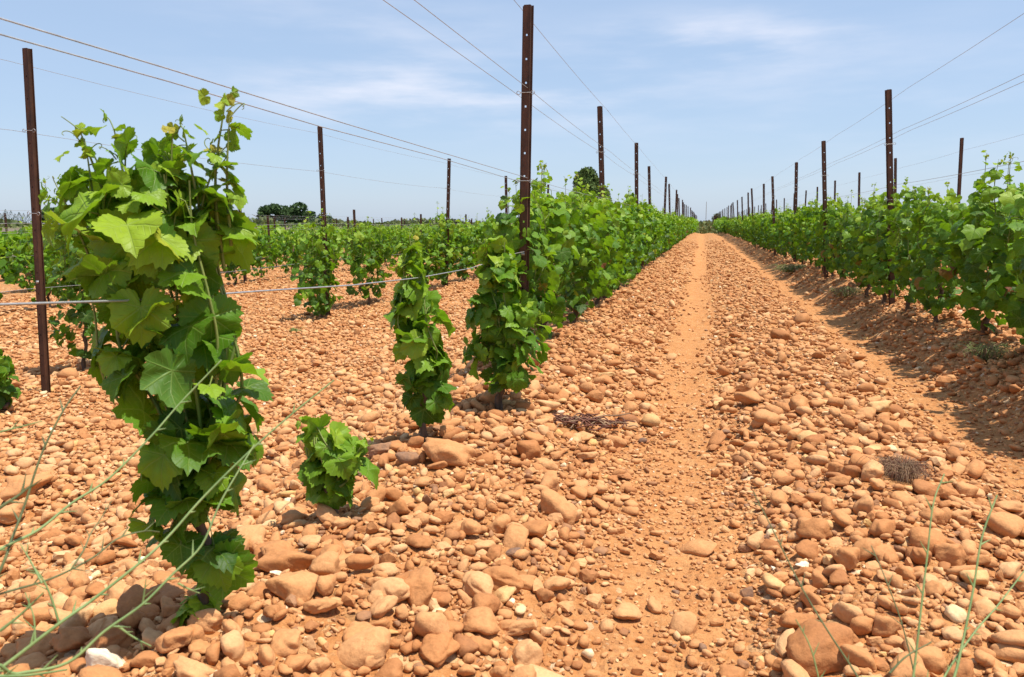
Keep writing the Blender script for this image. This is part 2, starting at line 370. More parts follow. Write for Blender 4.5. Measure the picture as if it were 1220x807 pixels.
def stone_shape(k, level, lump=0):
    n, d, p, sc = PROTO[k]; v, f = ICO[level]
    q = np.maximum(v @ n.T, 0) / d; rr = (q ** p).sum(1) ** (-1 / p)
    if lump: rr = rr * (1 + lump * (vnoise(v[:, 0] * 2.3 + k, v[:, 1] * 2.3 + v[:, 2] * 1.7, 3) + .5 * vnoise(v[:, 0] * 5 + k, v[:, 2] * 5 + v[:, 1] * 3, 4)))
    w = v * rr[:, None]; w = w / (np.abs(w[:, 0]).max()) * sc * .5
    return w, f
SH = {(k, l): stone_shape(k, l, .26) for k in range(NP) for l in (1, 2, 3, 4)}
def rotm(yaw, tx, ty):
    cz, sz = np.cos(yaw), np.sin(yaw); cx, sx = np.cos(tx), np.sin(tx); cy, sy = np.cos(ty), np.sin(ty)
    Rz = np.array([[cz, -sz, 0], [sz, cz, 0], [0, 0, 1]]); Rx = np.array([[1, 0, 0], [0, cx, -sx], [0, sx, cx]]); Ry = np.array([[cy, 0, sy], [0, 1, 0], [-sy, 0, cy]])
    return Rz @ Ry @ Rx

def project(P):
    d = P - CAM; up = np.cross(RIGHT, FWD)
    z = d @ FWD; return 610 + FPX * (d @ RIGHT) / z, 403.5 - FPX * (d @ up) / z, z

CELL = .012; GX0, GY0, GX1, GY1 = -9., .3, 6., 40.
occ = np.zeros((int((GX1 - GX0) / CELL), int((GY1 - GY0) / CELL)), bool)
def occupy(x, y, rad, test=True, tol=.18):
    i, j = int((x - GX0) / CELL), int((y - GY0) / CELL); k = max(0, int(rad / CELL))
    if i - k < 0 or j - k < 0 or i + k >= occ.shape[0] or j + k >= occ.shape[1]: return True
    s = occ[i - k:i + k + 1, j - k:j + k + 1]
    if test and s.mean() > tol: return False
    s[:] = True; return True

# stones one can point at in the photograph: pixel of the centre, width in pixels, shape, tint, tilt, label
HERO = [
 (436, 752, 74, 2, .66, (1, .75, .62), 'large smooth tan oval stone on the bottom edge left of the wheel track', 'boulder'),
 (343, 664, 74, 20, .36, (1, .55, .55), 'long brown blunt-ended block beside the nearest big vine', 'boulder'),
 (515, 741, 46, 5, .60, (1, .85, .8), 'round tan stone, lit cream on its right, just right of the large oval stone', 'cobble'),
 (626, 775, 42, 19, .72, (1, .9, .85), 'pointed stone with a pale yellow sunlit face near the bottom edge', 'cobble'),
 (278, 760, 46, 9, .80, (1, .85, .7), 'squarish buff stone right at the foot of the nearest big vine', 'cobble'),
 (128, 790, 52, 17, .995, (1, .8, .8), 'rough whitish grey rock at the bottom left among the green stems', 'rock'),
 (173, 783, 40, 1, .25, (1, .7, .65), 'smooth rust orange oval stone beside the whitish rock', 'cobble'),
 (533, 536, 66, 16, .50, (1, .75, .6), 'large flat-topped tan stone at the foot of the second vine', 'boulder'),
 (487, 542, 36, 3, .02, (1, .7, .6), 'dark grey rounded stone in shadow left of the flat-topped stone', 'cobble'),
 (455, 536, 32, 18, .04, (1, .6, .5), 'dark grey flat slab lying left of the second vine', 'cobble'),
 (972, 770, 96, 22, .22, (1, .75, .7), 'biggest brown angular boulder at the bottom right', 'boulder'),
 (1022, 775, 46, 6, .45, (1, .9, .8), 'upright rounded stone leaning on the biggest brown boulder', 'cobble'),
 (832, 641, 44, 0, .52, (1, .8, .35), 'flat round stone half sunk in the left wheel track', 'cobble'),
 (1128, 656, 36, 21, .40, (1, .85, .85), 'angular brown stone with a sharp top edge right of the centre strip', 'cobble'),
 (1103, 638, 44, 7, .33, (1, .7, .6), 'dark-based oval stone behind the sharp-edged brown stone', 'cobble'),
 (1194, 620, 44, 4, .5, (1, .85, .75), 'round orange stone near the right edge beside the right wheel track', 'cobble'),
 (744, 720, 42, 24, .64, (1, .8, .45), 'flat squarish pale tan stone at the left edge of the wheel track', 'cobble'),
 (616, 738, 52, 15, .55, (1, .7, .45), 'flat wedge-shaped tan stone above the pointed yellow-faced stone', 'cobble'),
 (1030, 552, 34, 8, .34, (1, .85, .8), 'reddish rounded stone touching the dry grass tuft', 'cobble'),
 (975, 680, 34, 23, .38, (1, .8, .7), 'dark-edged tan stone at mid height of the centre strip', 'cobble'),
 (1200, 770, 50, 10, .6, (1, .6, .55), 'long pale stone in the bottom right corner', 'cobble'),
 (1110, 780, 44, 11, .48, (1, .9, .8), 'round brown stone at the bottom behind the green stalks', 'cobble'),
 (230, 788, 58, 16, .70, (1, .6, .5), 'wide flat buff stone on the bottom edge right of the rust oval', 'cobble'),
 (22, 762, 40, 12, .45, (1, .8, .7), 'round orange stone at the bottom left corner in the sun', 'cobble'),
 (620, 778 - 95, 40, 25, .43, (1, .6, .5), 'brown slab in the middle of the left bank', 'cobble'),
 (398, 648, 38, 13, .42, (1, .8, .6), 'rusty round stone just below the small leafy vine', 'cobble'),
 (445, 770, 40, 19, .62, (1, .8, .7), 'pale tan corner stone tucked right of the large smooth oval stone', 'cobble'),
 (700, 250 + 133, 18, 18, .5, (1, .7, .6), None, None),
]
def place_stone(x, y, D, k, yaw, tx, ty, sink, scl=(1, 1, 1)):
    M = rotm(yaw, tx, ty); hz = D * PROTO[k][3][2] * scl[2] * .5
    return M, np.array([x, y, Hs(x, y) + hz * (1 - 2 * sink)])
hero_objs = []
for px, py, w, k, tint, scl, label, kind in HERO:
    if label is None: continue
    p = onz(px, py + w * .12, 0.0); p = onz(px, py + w * .12, Hs(p[0], p[1]) + .02)
    dep = (p - CAM) @ FWD; D = w / FPX * dep
    yaw = YAW + (rng.uniform(-.35, .35) if scl[1] < .8 else rng.uniform(0, pi)); w3, f = stone_shape(k, 4, .10 if k < 12 else .22)
    sc = PROTO[k][3]; w3 = w3 / sc * np.array(scl); M = rotm(yaw, rng.uniform(-.15, .15), rng.uniform(-.15, .15))
    hz = D * scl[2] * .5
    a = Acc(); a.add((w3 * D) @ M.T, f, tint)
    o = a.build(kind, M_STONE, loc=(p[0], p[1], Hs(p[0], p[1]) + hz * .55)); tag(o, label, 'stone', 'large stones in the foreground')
    occupy(p[0], p[1], D * .36, False)

for px_, py_, rr_ in ((1070, 562, .085), (1070, 570, .06), (680, 512, .05), (712, 510, .05)):
    q_ = onz(px_, py_, 0.0); occupy(q_[0], q_[1], rr_, False)
st_rows = []
classes = [(.135, .035, 40), (.105, .07, 40), (.082, .13, 38), (.065, .18, 30), (.051, .22, 21), (.040, .26, 14), (.031, .30, 9.5), (.024, .32, 7.), (.0185, .32, 5.2), (.014, .28, 3.9), (.0105, .26, 2.9)]
for D, c, maxd in classes:
    area = (GX1 - GX0) * (maxd)
    y1 = min(GY1, maxd); n = int(c * (1.7 if .03 < D < .12 else 1) / (pi / 4 * D * D) * (GX1 - GX0) * y1)
    xs = rng.uniform(GX0, GX1, n); ys = rng.uniform(GY0, y1, n)
    P = np.stack([xs, ys, np.zeros(n)], -1); px, py, z = project(P)
    dist = np.hypot(xs, ys)
    keep = (z > .1) & (px > -260) & (px < 1420) & (py < 1000) & (dist < maxd)
    # fewer, smaller stones in the wheel tracks; the biggest lie on the banks near the camera
    tm = trackmask(xs, ys); pr = 1 - np.clip(tm, 0, 1) * (.995 if D > .04 else .965 if D > .02 else .62)
    patch = .5 + vnoise(xs * 1.4, ys * 1.4, 88)
    pr = pr * np.where(D > .045, np.clip(.25 + 1.1 * patch, 0, 1), np.clip(1.15 - .4 * patch, 0, 1))
    leftfield = np.clip((-xs - 1.3) / .5, 0, 1)
    pr = pr * np.where(D > .07, 1 - .72 * leftfield, 1)
    pr = pr * np.where((D > .09) & (dist > 5), .3, 1) * (.5 if D > .09 else 1)
    between = (xs > .15) & (xs < .98)
    pr = pr * np.where(between & (D < .06) & (D > .02), .8, 1)
    right = np.clip((ys - 4) / 6, 0, .6); pr = pr * (1 - right * (D > .05))
    if .03 < D < .12: pr = pr / 1.7 * np.where((dist < 4) & ((between & (xs > .2)) | (xs < -.35)), 1.7, 1)     # piled cobbles of the near banks
    keep &= rng.random(n) < pr
    xs, ys = xs[keep], ys[keep]; Ds = D * rng.uniform(.84, 1.2, len(xs))
    for x, y, d in zip(xs, ys, Ds):
        if occupy(x, y, d * .36, tol=.38 if D > .03 else .5): st_rows.append((x, y, d))
st_rows = np.array(st_rows); NS = len(st_rows)
sx, sy, sD = st_rows.T; sz = H(sx, sy)
kk = np.where(rng.random(NS) < .5, rng.integers(0, 12, NS), rng.integers(12, NP, NS))
tint = np.clip(rng.normal(.49, .21, NS), .10, .9)
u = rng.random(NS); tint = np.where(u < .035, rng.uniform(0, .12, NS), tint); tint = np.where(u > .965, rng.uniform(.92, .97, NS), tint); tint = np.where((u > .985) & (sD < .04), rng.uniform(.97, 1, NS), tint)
tint = np.where((tint > .9) & (sD > .055), .72, tint); tint = np.where((tint < .13) & (sD > .045), .22, tint); tint = np.clip(tint + .10 * (sx < -1.2) * (tint < .8), 0, 1)
yaw = rng.uniform(0, 2 * pi, NS); tilt = np.where(rng.random(NS) < .25, .6, .2)
tx = np.clip(rng.normal(0, 1, NS) * tilt, -.6, .6); ty = np.clip(rng.normal(0, 1, NS) * tilt, -.6, .6)
sink = rng.uniform(.08, .34, NS); sc3 = rng.uniform(.8, 1.2, (NS, 3)); sc3[:, 0] = 1
px, py, z = project(np.stack([sx, sy, sz], -1)); pxs = sD / z * FPX
inframe = (px > 4) & (px < 1216) & (py > 270) & (py < 803)
blocked = (px > 150) & (px < 320) & (py > 400) & (py < 715)        # behind the nearest vine
order = np.argsort(-np.where(inframe & ~blocked, pxs, 0)); single = set(order[:270].tolist())
def stone_mesh_data(i, level):
    w, f = SH[(kk[i], level)]
    M = rotm(yaw[i], tx[i], ty[i]); hz = sD[i] * PROTO[kk[i]][3][2] * .5 * sc3[i, 2]
    return (w * sD[i] * sc3[i]) @ M.T, f, np.array([sx[i], sy[i], sz[i] + hz * (1 - 2 * sink[i]) + sD[i] * .04])
def colour_word(t): return 'dark grey-brown' if t < .13 else 'rust brown' if t < .38 else 'orange tan' if t < .6 else 'light tan' if t < .8 else 'pale buff' if t < .97 else 'whitish'
def zone(x, y):
    if x < -1.2: return 'on the open stony ground left of the nearest vines'
    if x < -.7: return 'in the mound under the nearest vine row'
    if x < -.2: return 'on the stony bank between vine row and wheel track'
    if x < .13: return 'in the dusty left wheel track'
    if x < .98: return 'in the stony strip between the wheel tracks'
    if x < 1.38: return 'in the right wheel track'
    return 'on the bank below the right vine row'
acc = {'n': Acc(), 'f': Acc()}
for i in range(NS):
    if i in single:
        w, f, loc = stone_mesh_data(i, 3 if pxs[i] < 45 else 4)
        a = Acc(); a.add(w, f, tint[i]); o = a.build('stone', M_STONE, loc=loc)
        size = 'hand-sized' if sD[i] > .085 else 'fist-sized' if sD[i] > .055 else 'egg-sized' if sD[i] > .038 else 'small'
        l = f"{size} {colour_word(tint[i])} {'angular' if kk[i] >= 12 else 'rounded'} stone {zone(sx[i], sy[i])}"
        tag(o, l, 'stone', l.replace(' stone ', ' stones '))
    else:
        lev = 3 if pxs[i] > 26 else 2 if pxs[i] > 9 else 1
        w, f, loc = stone_mesh_data(i, lev); acc['n'].add(w + loc, f, tint[i], sm=(lev > 1 or kk[i] % 3 == 0) and not (lev == 2 and kk[i] >= 12 and kk[i] % 2))
tag(acc['n'].build('stone_rubble', M_STONE), 'countless smaller orange and tan stones covering the vineyard soil', 'stones', kind='stuff')
print('stones', NS, 'verts', acc['n'].n)

# ------------------------------------------------------------------ vine leaves and vines
LOBE = [(0, 1.0), (13, .90), (27, .66), (40, .80), (50, .92), (62, .80), (77, .64), (92, .74), (104, .78), (120, .64), (138, .60), (155, .56), (168, .40), (175, .12)]
def leaf_template(nh, rings, seed, teeth=.055, simple_=False):
    r_ = np.random.default_rng(seed)
    th = np.linspace(0, 175, nh); base = np.interp(th, *zip(*LOBE))
    base = base * .55 + .45 * np.interp(th, [0, 60, 120, 165, 175], [.92, .86, .74, .52, .12])
    tt = (np.arange(nh) % 2) * 2 - 1.
    outs = []
    for sgn in (-1, 1):
        rr = base * (1 + teeth * -tt * (th < 160) * (th > 0) * r_.uniform(.3, 1.25, nh)) * (1 + r_.uniform(-.05, .05, nh)); rr[0] = base[0] * 1.04
        outs.append((sgn * np.radians(th), rr))
    th_all = np.concatenate([outs[0][0][::-1], outs[1][0][1:]]); rr = np.concatenate([outs[0][1][::-1], outs[1][1][1:]])
    n = len(th_all); fr = [.28, .55, .8, 1.0] if rings == 4 else [.55, 1.0] if rings == 2 else [1.0]
    V = [np.zeros((1, 3))]
    fold = r_.uniform(.02, .42); droop = r_.uniform(.15, .65); cup = r_.uniform(-.12, .38); ph = r_.uniform(0, 6)
    def surf(x, y):
        rad = np.hypot(x, y); a_ = np.arctan2(x, y)
        return fold * np.abs(x) - droop * np.maximum(y, 0) ** 2 * .7 - cup * rad ** 2 + .10 * rad ** 2 * np.sin(3 * a_ + ph) + .045 * rad * np.sin(7 * a_ + ph * 2) + .03 * np.sin(9 * x + ph) * np.sin(8 * y)
    for q in fr:
        rq = rr if q == 1 else rr * q * (1 - 0 * q)
        x = np.sin(th_all) * rq; y = np.cos(th_all) * rq
        V.append(np.stack([x, y, surf(x, y)], -1))
    V = np.concatenate(V); F = []
    for j in range(n - 1): F.append((0, 1 + j + 1, 1 + j))
    for q in range(len(fr) - 1):
        a0, b0 = 1 + q * n, 1 + (q + 1) * n
        for j in range(n - 1): F += [(a0 + j, a0 + j + 1, b0 + j + 1), (a0 + j, b0 + j + 1, b0 + j)]
    return V, np.array(F)
LEAF_HI = [leaf_template(29, 4, s) for s in range(8)]
LEAF_MID = [leaf_template(13, 2, 20 + s, .07) for s in range(6)]
LEAF_LO = [leaf_template(6, 1, 40 + s, .0) for s in range(4)]
for T in (LEAF_LO,):
    pass
def add_leaves(acc, P, N, T, size, tint, templates, r_):
    N = N / np.linalg.norm(N, axis=1)[:, None]; T = T - N * (T * N).sum(1)[:, None]; T /= np.linalg.norm(T, axis=1)[:, None] + 1e-9
    X = np.cross(T, N); which = r_.integers(0, len(templates), len(P))
    for k, (V, F) in enumerate(templates):
        s = np.where(which == k)[0]
        if not len(s): continue
        Rm = np.stack([X[s], T[s], N[s]], -1)                       # columns
        W = np.einsum('mij,nj->mni', Rm, V) * size[s][:, None, None] + P[s][:, None]
        n = len(V); FF = (F[None] + (np.arange(len(s)) * n)[:, None, None]).reshape(-1, 3)
        acc.add(W.reshape(-1, 3), FF, np.repeat(tint[s], n), np.tile(V[:, :2], (len(s), 1)))
def curl(p, d, r_, length=.08):
    """a thin tendril that ends in a curl"""
    d = unit(np.asarray(d, float)); side = unit(np.cross(d, r_.normal(size=3))); pts = [np.asarray(p, float)]
    q = pts[0].copy(); a = 0
    for i in range(22):
        a += (i / 22) ** 2 * .55; dd = d * cos(a) + side * sin(a); q = q + dd * length / 22 * (1.25 - .02 * i); pts.append(q.copy())
    return tube(pts, np.linspace(.0013, .0006, len(pts)), 5)
def make_vine(name, label, base, outline, ppm, nleaf, size, templates, seed, group=None, depthf=.75, trunk_r=.018, nshoots=7, lean=0., tips=(), redness=.0, leafmat=None, bright=.0, rowaxis=None, petioles=True, trunk_top=.45, dbot=.35, sprig=False):
    """outline: (height, left, right) of the silhouette in metres about the base, seen along the view"""
    r_ = np.random.default_rng(seed); t = thing(name, label, 'vine', base, group)
    U = RIGHT if rowaxis is None else np.asarray(rowaxis, float); W = np.array([-U[1], U[0], 0])
    hs = np.array([o[0] for o in outline]); lo = np.array([o[1] for o in outline]); hi = np.array([o[2] for o in outline])
    top = hs.max(); bot = hs.min()
    wpr = np.maximum(hi - lo, .02)
    def sample(n):
        hh = np.linspace(bot, top, 200); ww = np.interp(hh, hs, wpr); cdf = np.cumsum(ww ** 1.35 * np.interp(hh, [bot, bot + .10 * (top - bot), bot + .25 * (top - bot), top], [dbot, .6 * dbot + .4, 1, 1])); cdf /= cdf[-1]
        return np.interp(r_.random(n), cdf, hh)
    h = sample(nleaf); c = np.interp(h, hs, (lo + hi) / 2); hw = np.interp(h, hs, wpr) / 2
    phi = r_.uniform(0, 2 * pi, nleaf); rho = np.sqrt(r_.uniform(.12, 1.0, nleaf)) * .94
    hwl = np.maximum(hw - size * .32, hw * .3)
    du = np.cos(phi) * rho * hwl; dw = np.sin(phi) * rho * np.maximum(hwl * depthf, .03)
    # shoots
    sh = Acc(); shoots = []
    ztr = bot + (top - bot) * trunk_top * .6
    for k in range(nshoots):
        a = r_.uniform(0, 2 * pi); e = r_.uniform(.3, .75); zt = top * r_.uniform(.86, 1.0) if k % 2 else top * r_.uniform(.6, .9)
        pts = []
        for s_ in np.linspace(0, 1, 7):
            zz = ztr * .9 + (zt - ztr * .9) * s_; cc = np.interp(zz, hs, (lo + hi) / 2); ww = np.interp(zz, hs, wpr) / 2
            m = e * min(1, s_ * 2.2) * ww
            pts.append(U * (cc * min(1, s_ * 2) + cos(a) * m) + W * sin(a) * m * depthf + np.array([0, 0, zz]) + r_.normal(0, .006, 3) * (s_ > 0))
        pts = smooth_path(pts, 4); shoots.append(pts)
        v, f = tube(pts, np.linspace(.0042, .0017, len(pts)), 5); sh.add(v, f)
    for (u_, z0, z1, lu) in tips:                                    # leading shoots standing above the crown
        pts = smooth_path([U * u_ + np.array([0, 0, z0]) + W * .02, U * (u_ + lu * .35) + np.array([0, 0, z0 * .5 + z1 * .5]), U * (u_ + lu) + np.array([0, 0, z1])], 7)
        v, f = tube(pts, np.linspace(.0034, .0012, len(pts)), 5); sh.add(v, f); shoots.append(pts)
    SP = np.concatenate(shoots)
    P = U[None] * (c + du)[:, None] + W[None] * dw[:, None] + np.array([0, 0, 1.])[None] * h[:, None]
    wob = 1 + 1.0 * vnoise(h / size * .55 + seed, phi * 1.1, seed) ; du = du * wob; dw = dw * wob
    P = U[None] * (c + du)[:, None] + W[None] * dw[:, None] + np.array([0, 0, 1.])[None] * h[:, None]
    outd = U[None] * du[:, None] + W[None] * dw[:, None]; outd /= np.linalg.norm(outd, axis=1)[:, None] + 1e-6
    al = np.radians(r_.normal(40, 26, nleaf)); Z = np.array([0, 0, 1.])
    N = outd * np.cos(al)[:, None] + Z * np.sin(al)[:, None] + r_.normal(0, .42, (nleaf, 3))
    T = -Z * .9 + outd * .55 + r_.normal(0, .62, (nleaf, 3))
    rel = (h - bot) / (top - bot)
    sz = size * r_.uniform(.62, 1.15, nleaf) * np.where(rel > .85, .72, 1) * np.where(r_.random(nleaf) < .15, .7, 1)
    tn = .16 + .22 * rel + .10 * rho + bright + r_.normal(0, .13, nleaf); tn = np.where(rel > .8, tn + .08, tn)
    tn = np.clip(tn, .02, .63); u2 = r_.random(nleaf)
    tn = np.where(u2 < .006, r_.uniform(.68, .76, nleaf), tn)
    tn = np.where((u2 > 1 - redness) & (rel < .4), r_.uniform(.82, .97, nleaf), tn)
    fo = Acc()
    Pc = P - outd * (sz * .25)[:, None] + np.array([0, 0, 1.]) * (sz * .35)[:, None]
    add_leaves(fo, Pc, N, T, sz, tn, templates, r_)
    if sprig:                                                        # young leaves sprouting at the very foot
        k = 9; a = r_.uniform(0, 2 * pi, k); OD = U[None] * np.cos(a)[:, None] + W[None] * np.sin(a)[:, None]
        add_leaves(fo, OD * .015 - U[None] * .02 + Z * r_.uniform(.0, .05, k)[:, None], OD * .5 + Z * .8 + r_.normal(0, .2, (k, 3)), OD + r_.normal(0, .3, (k, 3)) - Z * .3, size * r_.uniform(.4, .7, k), r_.uniform(.5, .66, k), templates, r_)
    for (u_, z0, z1, lu) in tips:
        k = 6; s_ = np.linspace(.15, 1, k); PP = U[None] * (u_ + lu * s_)[:, None] + Z * (z0 + (z1 - z0) * s_)[:, None] + r_.normal(0, .012, (k, 3))
        a = np.arange(k) * pi + r_.uniform(0, 3) ; OD = U[None] * np.cos(a)[:, None] + W[None] * np.sin(a)[:, None] * .6
        add_leaves(fo, PP + OD * .02, OD * .5 + Z * .7 + r_.normal(0, .3, (k, 3)), OD - Z * .35 + r_.normal(0, .3, (k, 3)), size * np.linspace(.75, .28, k), np.clip(.48 + .03 * np.arange(k) + r_.normal(0, .06, k), 0, .7), templates, r_)
        tip = U * (u_ + lu) + Z * z1
        for q in range(2 if petioles else 1):
            v, f = curl(tip - Z * .02 * q, Z * r_.uniform(.0, 1) + U * r_.choice([-1, 1]) * r_.uniform(.4, 1) + W * .3, r_, r_.uniform(.025, .055)); sh.add(v, f)
        if petioles:
            a2 = tip + r_.normal(0, .01, (3, 3)); 
            add_leaves(fo, a2, r_.normal(0, 1, (3, 3)) + Z, r_.normal(0, 1, (3, 3)), np.full(3, size * .22), np.array([.6, .80, .55]), templates, r_)
    if petioles:
        for i in range(nleaf):
            d = np.linalg.norm(SP - Pc[i] + Z * .03, axis=1); j = d.argmin()
            if d[j] < .16:
                mid = (SP[j] + Pc[i]) / 2 + Z * .012; v, f = tube([SP[j], mid, Pc[i]], [.0016, .0013, .0011], 4); sh.add(v, f)
    # trunk
    tp = [np.array([0, 0, -.05])]; nseg = 7
    for s_ in np.linspace(0, 1, nseg)[1:]:
        zz = ztr * s_; cc = np.interp(zz, hs, (lo + hi) / 2) * s_; tp.append(U * (cc * .8 + .010 * r_.normal()) + W * .010 * r_.normal() + Z * zz)
    tp = smooth_path(tp, 4); rad = np.interp(np.linspace(0, 1, len(tp)), [0, .12, .5, .9, 1], [1.35, 1, .85, .95, .5]) * trunk_r * (1 + .12 * r_.normal(size=len(tp)))
    tk = Acc(); v, f = tube(tp, rad, 9); tk.add(v, f)
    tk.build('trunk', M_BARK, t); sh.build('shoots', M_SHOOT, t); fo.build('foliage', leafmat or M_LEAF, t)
    return t
def px_outline(rows, bx, by, ppm): return [((by - y) / ppm, (l - bx) / ppm, (r_ - bx) / ppm) for y, l, r_ in rows]
def vbase(px, py, x):
    p = onz(px, py, .03)
    for _ in range(3): p = onz(px, py, Hs(p[0], p[1]))
    return p
def base_and_ppm(px, py):
    p = vbase(px, py, 0); return (p[0], p[1], Hs(p[0], p[1])), FPX / ((p - CAM) @ FWD)

g_near = None
b0, ppm = base_and_ppm(246, 738)
make_vine('grapevine', 'nearest and biggest leafy grapevine on the left, in front of the steel post', b0,
    px_outline([(700, 228, 288), (684, 218, 302), (655, 192, 314), (600, 150, 318), (550, 148, 328), (500, 132, 334), (450, 124, 334), (400, 120, 330), (350, 116, 322), (300, 112, 312), (250, 112, 304), (222, 124, 302), (206, 146, 294), (194, 175, 284)], 246, 738, ppm),
    ppm, 215, .066, LEAF_HI, 12, depthf=.85, bright=.07, dbot=.15, sprig=True, trunk_r=.012, nshoots=12, trunk_top=.5,
    tips=[(-.13, .74, .90, -.04), (-.09, .72, .90, -.02), (-.02, .74, .89, .01), (.05, .72, .95, .035), (-.15, .70, .86, -.01), (.075, .70, .92, .015), (.03, .72, .90, -.02), (-.16, .62, .79, -.05), (.02, .70, .86, .05), (-.06, .70, .87, -.05), (.06, .66, .86, .0)])
b1, ppm = base_and_ppm(396, 618)
make_vine('grapevine', 'small knee-high bushy young vine between the nearest vine and the second one', b1,
    px_outline([(600, 374, 414), (590, 362, 428), (575, 350, 444), (545, 348, 446), (525, 354, 428), (512, 362, 398), (503, 370, 388)], 396, 618, ppm), ppm, 46, .062, LEAF_HI, 15, depthf=.9, trunk_r=.010, nshoots=5, bright=.10, tips=[(-.03, .16, .26, -.02), (.05, .12, .21, .04)])
b2, ppm = base_and_ppm(506, 524)
make_vine('grapevine', 'slim leaning waist-high vine standing alone, crossed by the low wire', b2,
    px_outline([(500, 490, 528), (490, 474, 546), (474, 466, 556), (450, 460, 558), (420, 452, 550), (390, 448, 540), (365, 456, 534), (335, 466, 522), (315, 474, 510), (302, 482, 504)], 506, 524, ppm), ppm, 122, .062, LEAF_HI, 6, bright=.10, depthf=.85, trunk_r=.014, nshoots=6,
    tips=[(-.03, .60, .70, -.01)], redness=.0)
b3, ppm = base_and_ppm(598, 486)
make_vine('grapevine', 'tall dense vine just left of the big foreground post', b3,
    px_outline([(462, 574, 618), (450, 556, 646), (435, 550, 656), (400, 548, 652), (370, 550, 640), (340, 554, 628), (320, 560, 624), (300, 566, 620), (282, 576, 612)], 598, 486, ppm), ppm, 205, .056, LEAF_HI, 7, bright=.08, depthf=.75, trunk_r=.014, nshoots=7,
    tips=[(-.05, .58, .69, -.02)])
b4, ppm = base_and_ppm(102, 444)
make_vine('grapevine', 'tall narrow vine behind the left steel post, half hidden by the nearest vine', b4,
    px_outline([(440, 92, 112), (425, 74, 140), (390, 66, 152), (350, 60, 158), (300, 60, 156), (260, 66, 150), (235, 74, 146), (212, 84, 126)], 102, 444, ppm), ppm, 270, .056, LEAF_MID, 8, depthf=.9, trunk_r=.014, nshoots=6, leafmat=M_LEAF,
    tips=[(-.14, .9, 1.28, -.03), (.0, 1.0, 1.22, .02)])
b5, ppm = base_and_ppm(8, 490)
make_vine('grapevine', 'small low vine at the left edge of the picture, before the left steel post', b5,
    px_outline([(488, -4, 16), (476, -14, 24), (455, -18, 28), (435, -14, 22), (420, -8, 12)], 8, 490, ppm), ppm, 80, .052, LEAF_MID, 9, depthf=.9, trunk_r=.012, nshoots=4, leafmat=M_LEAF)

# hedge vines: a handful of different plants, copied along the rows
def hedge_outline(r_, h, w):
    zs = np.array([.0, .06, .14, .3, .5, .72, .88, 1.0]) * h
    ws = np.array([.18, .55, .82, .96, 1.0, .95, .76, .36]) * w
    return [(z_ + .05, -a * r_.uniform(.85, 1.1), a * r_.uniform(.85, 1.1)) for z_, a in zip(zs, ws)]
def hedge_proto(seed, lod):
    r_ = np.random.default_rng(seed); h = r_.uniform(.88, 1.0); w = r_.uniform(.46, .56)
    n, size, tm, pet = {0: (310, .062, LEAF_MID, True), 1: (265, .062, LEAF_MID, False), 2: (165, .074, LEAF_LO, False)}[lod]
    tips = [(r_.uniform(-.35, .35), h * .8, h * r_.uniform(1.02, 1.2), r_.uniform(-.06, .06)) for _ in range(4 if lod < 2 else 2)]
    return make_vine('grapevine', 'x', (0, 0, 0), hedge_outline(r_, h, w), 1, n, size, tm, seed, depthf=.36, trunk_r=.017, nshoots=6 if lod == 0 else 3, tips=tips, redness=.05, leafmat=M_LEAF if lod == 0 else M_LEAF2, rowaxis=(0, 1, 0), petioles=pet, bright=.01, dbot=.6)
PROTOS = {l: [hedge_proto(200 + 10 * l + k, l) for k in range(nk)] for l, nk in ((0, 6), (1, 6), (2, 5))}
used_first = set()
ORD = ['first', 'second', 'third', 'fourth', 'fifth', 'sixth', 'seventh', 'eighth', 'ninth', 'tenth', 'eleventh', 'twelfth', 'thirteenth', 'fourteenth', 'fifteenth', 'sixteenth', 'seventeenth', 'eighteenth', 'nineteenth', 'twentieth']
vr = np.random.default_rng(77)
def hedge_vine(x, y, label, group, lod, scale=1.0):
    ps = PROTOS[lod]; src = ps[vr.integers(0, len(ps))]
    if src.name not in used_first: used_first.add(src.name); o = src
    else: o = copy_tree(src)
    o.location = (x + vr.normal(0, .03), y, Hs(x, y) - .01)
    o.rotation_euler = (0, 0, vr.choice([0, pi]) + vr.normal(0, .12)); s_ = scale * vr.uniform(.9, 1.08); o.scale = (s_ * vr.uniform(.9, 1.15), s_, s_)
    tag(o, label, 'vine', group); return o
MAINX, LEFTX, RIGHTX, L2X, L3X, R2X = -.95, -3.8, 1.60, -6.9, -9.5, 3.75
def post_ys(first, n, step=3.95): return [first + step * i + (vr.normal(0, .05)) for i in range(n)]
POSTS = {'main': (MAINX + .0, [4.16, 8.05, 11.85, 15.8, 19.8, 24.2, 28.3] + post_ys(32.2, 25)), 'left': (LEFTX, [3.85] + post_ys(7.6, 24, 4.0)), 'right': (RIGHTX, [7.3, 11.0, 14.8, 18.5, 22.5, 26.3] + post_ys(30.1, 25, 3.85)),
         'l2': (L2X, post_ys(7.1, 18, 4.0)), 'l3': (L3X, post_ys(8.4, 16, 4.0)), 'r2': (R2X, post_ys(13.5, 22, 3.8)), 'l4': (-12.1, post_ys(9.2, 14, 4.0)), 'l5': (-14.7, post_ys(10.4, 12, 4.0))}
ROWTXT = {'main': 'the leafy row left of the track', 'left': 'the sparse left row', 'right': 'the row right of the track', 'r2': 'the back row at right',
          'l2': 'the first low row at far left', 'l3': 'the second low row at far left', 'l4': 'the third low row at far left', 'l5': 'the last low row at far left'}
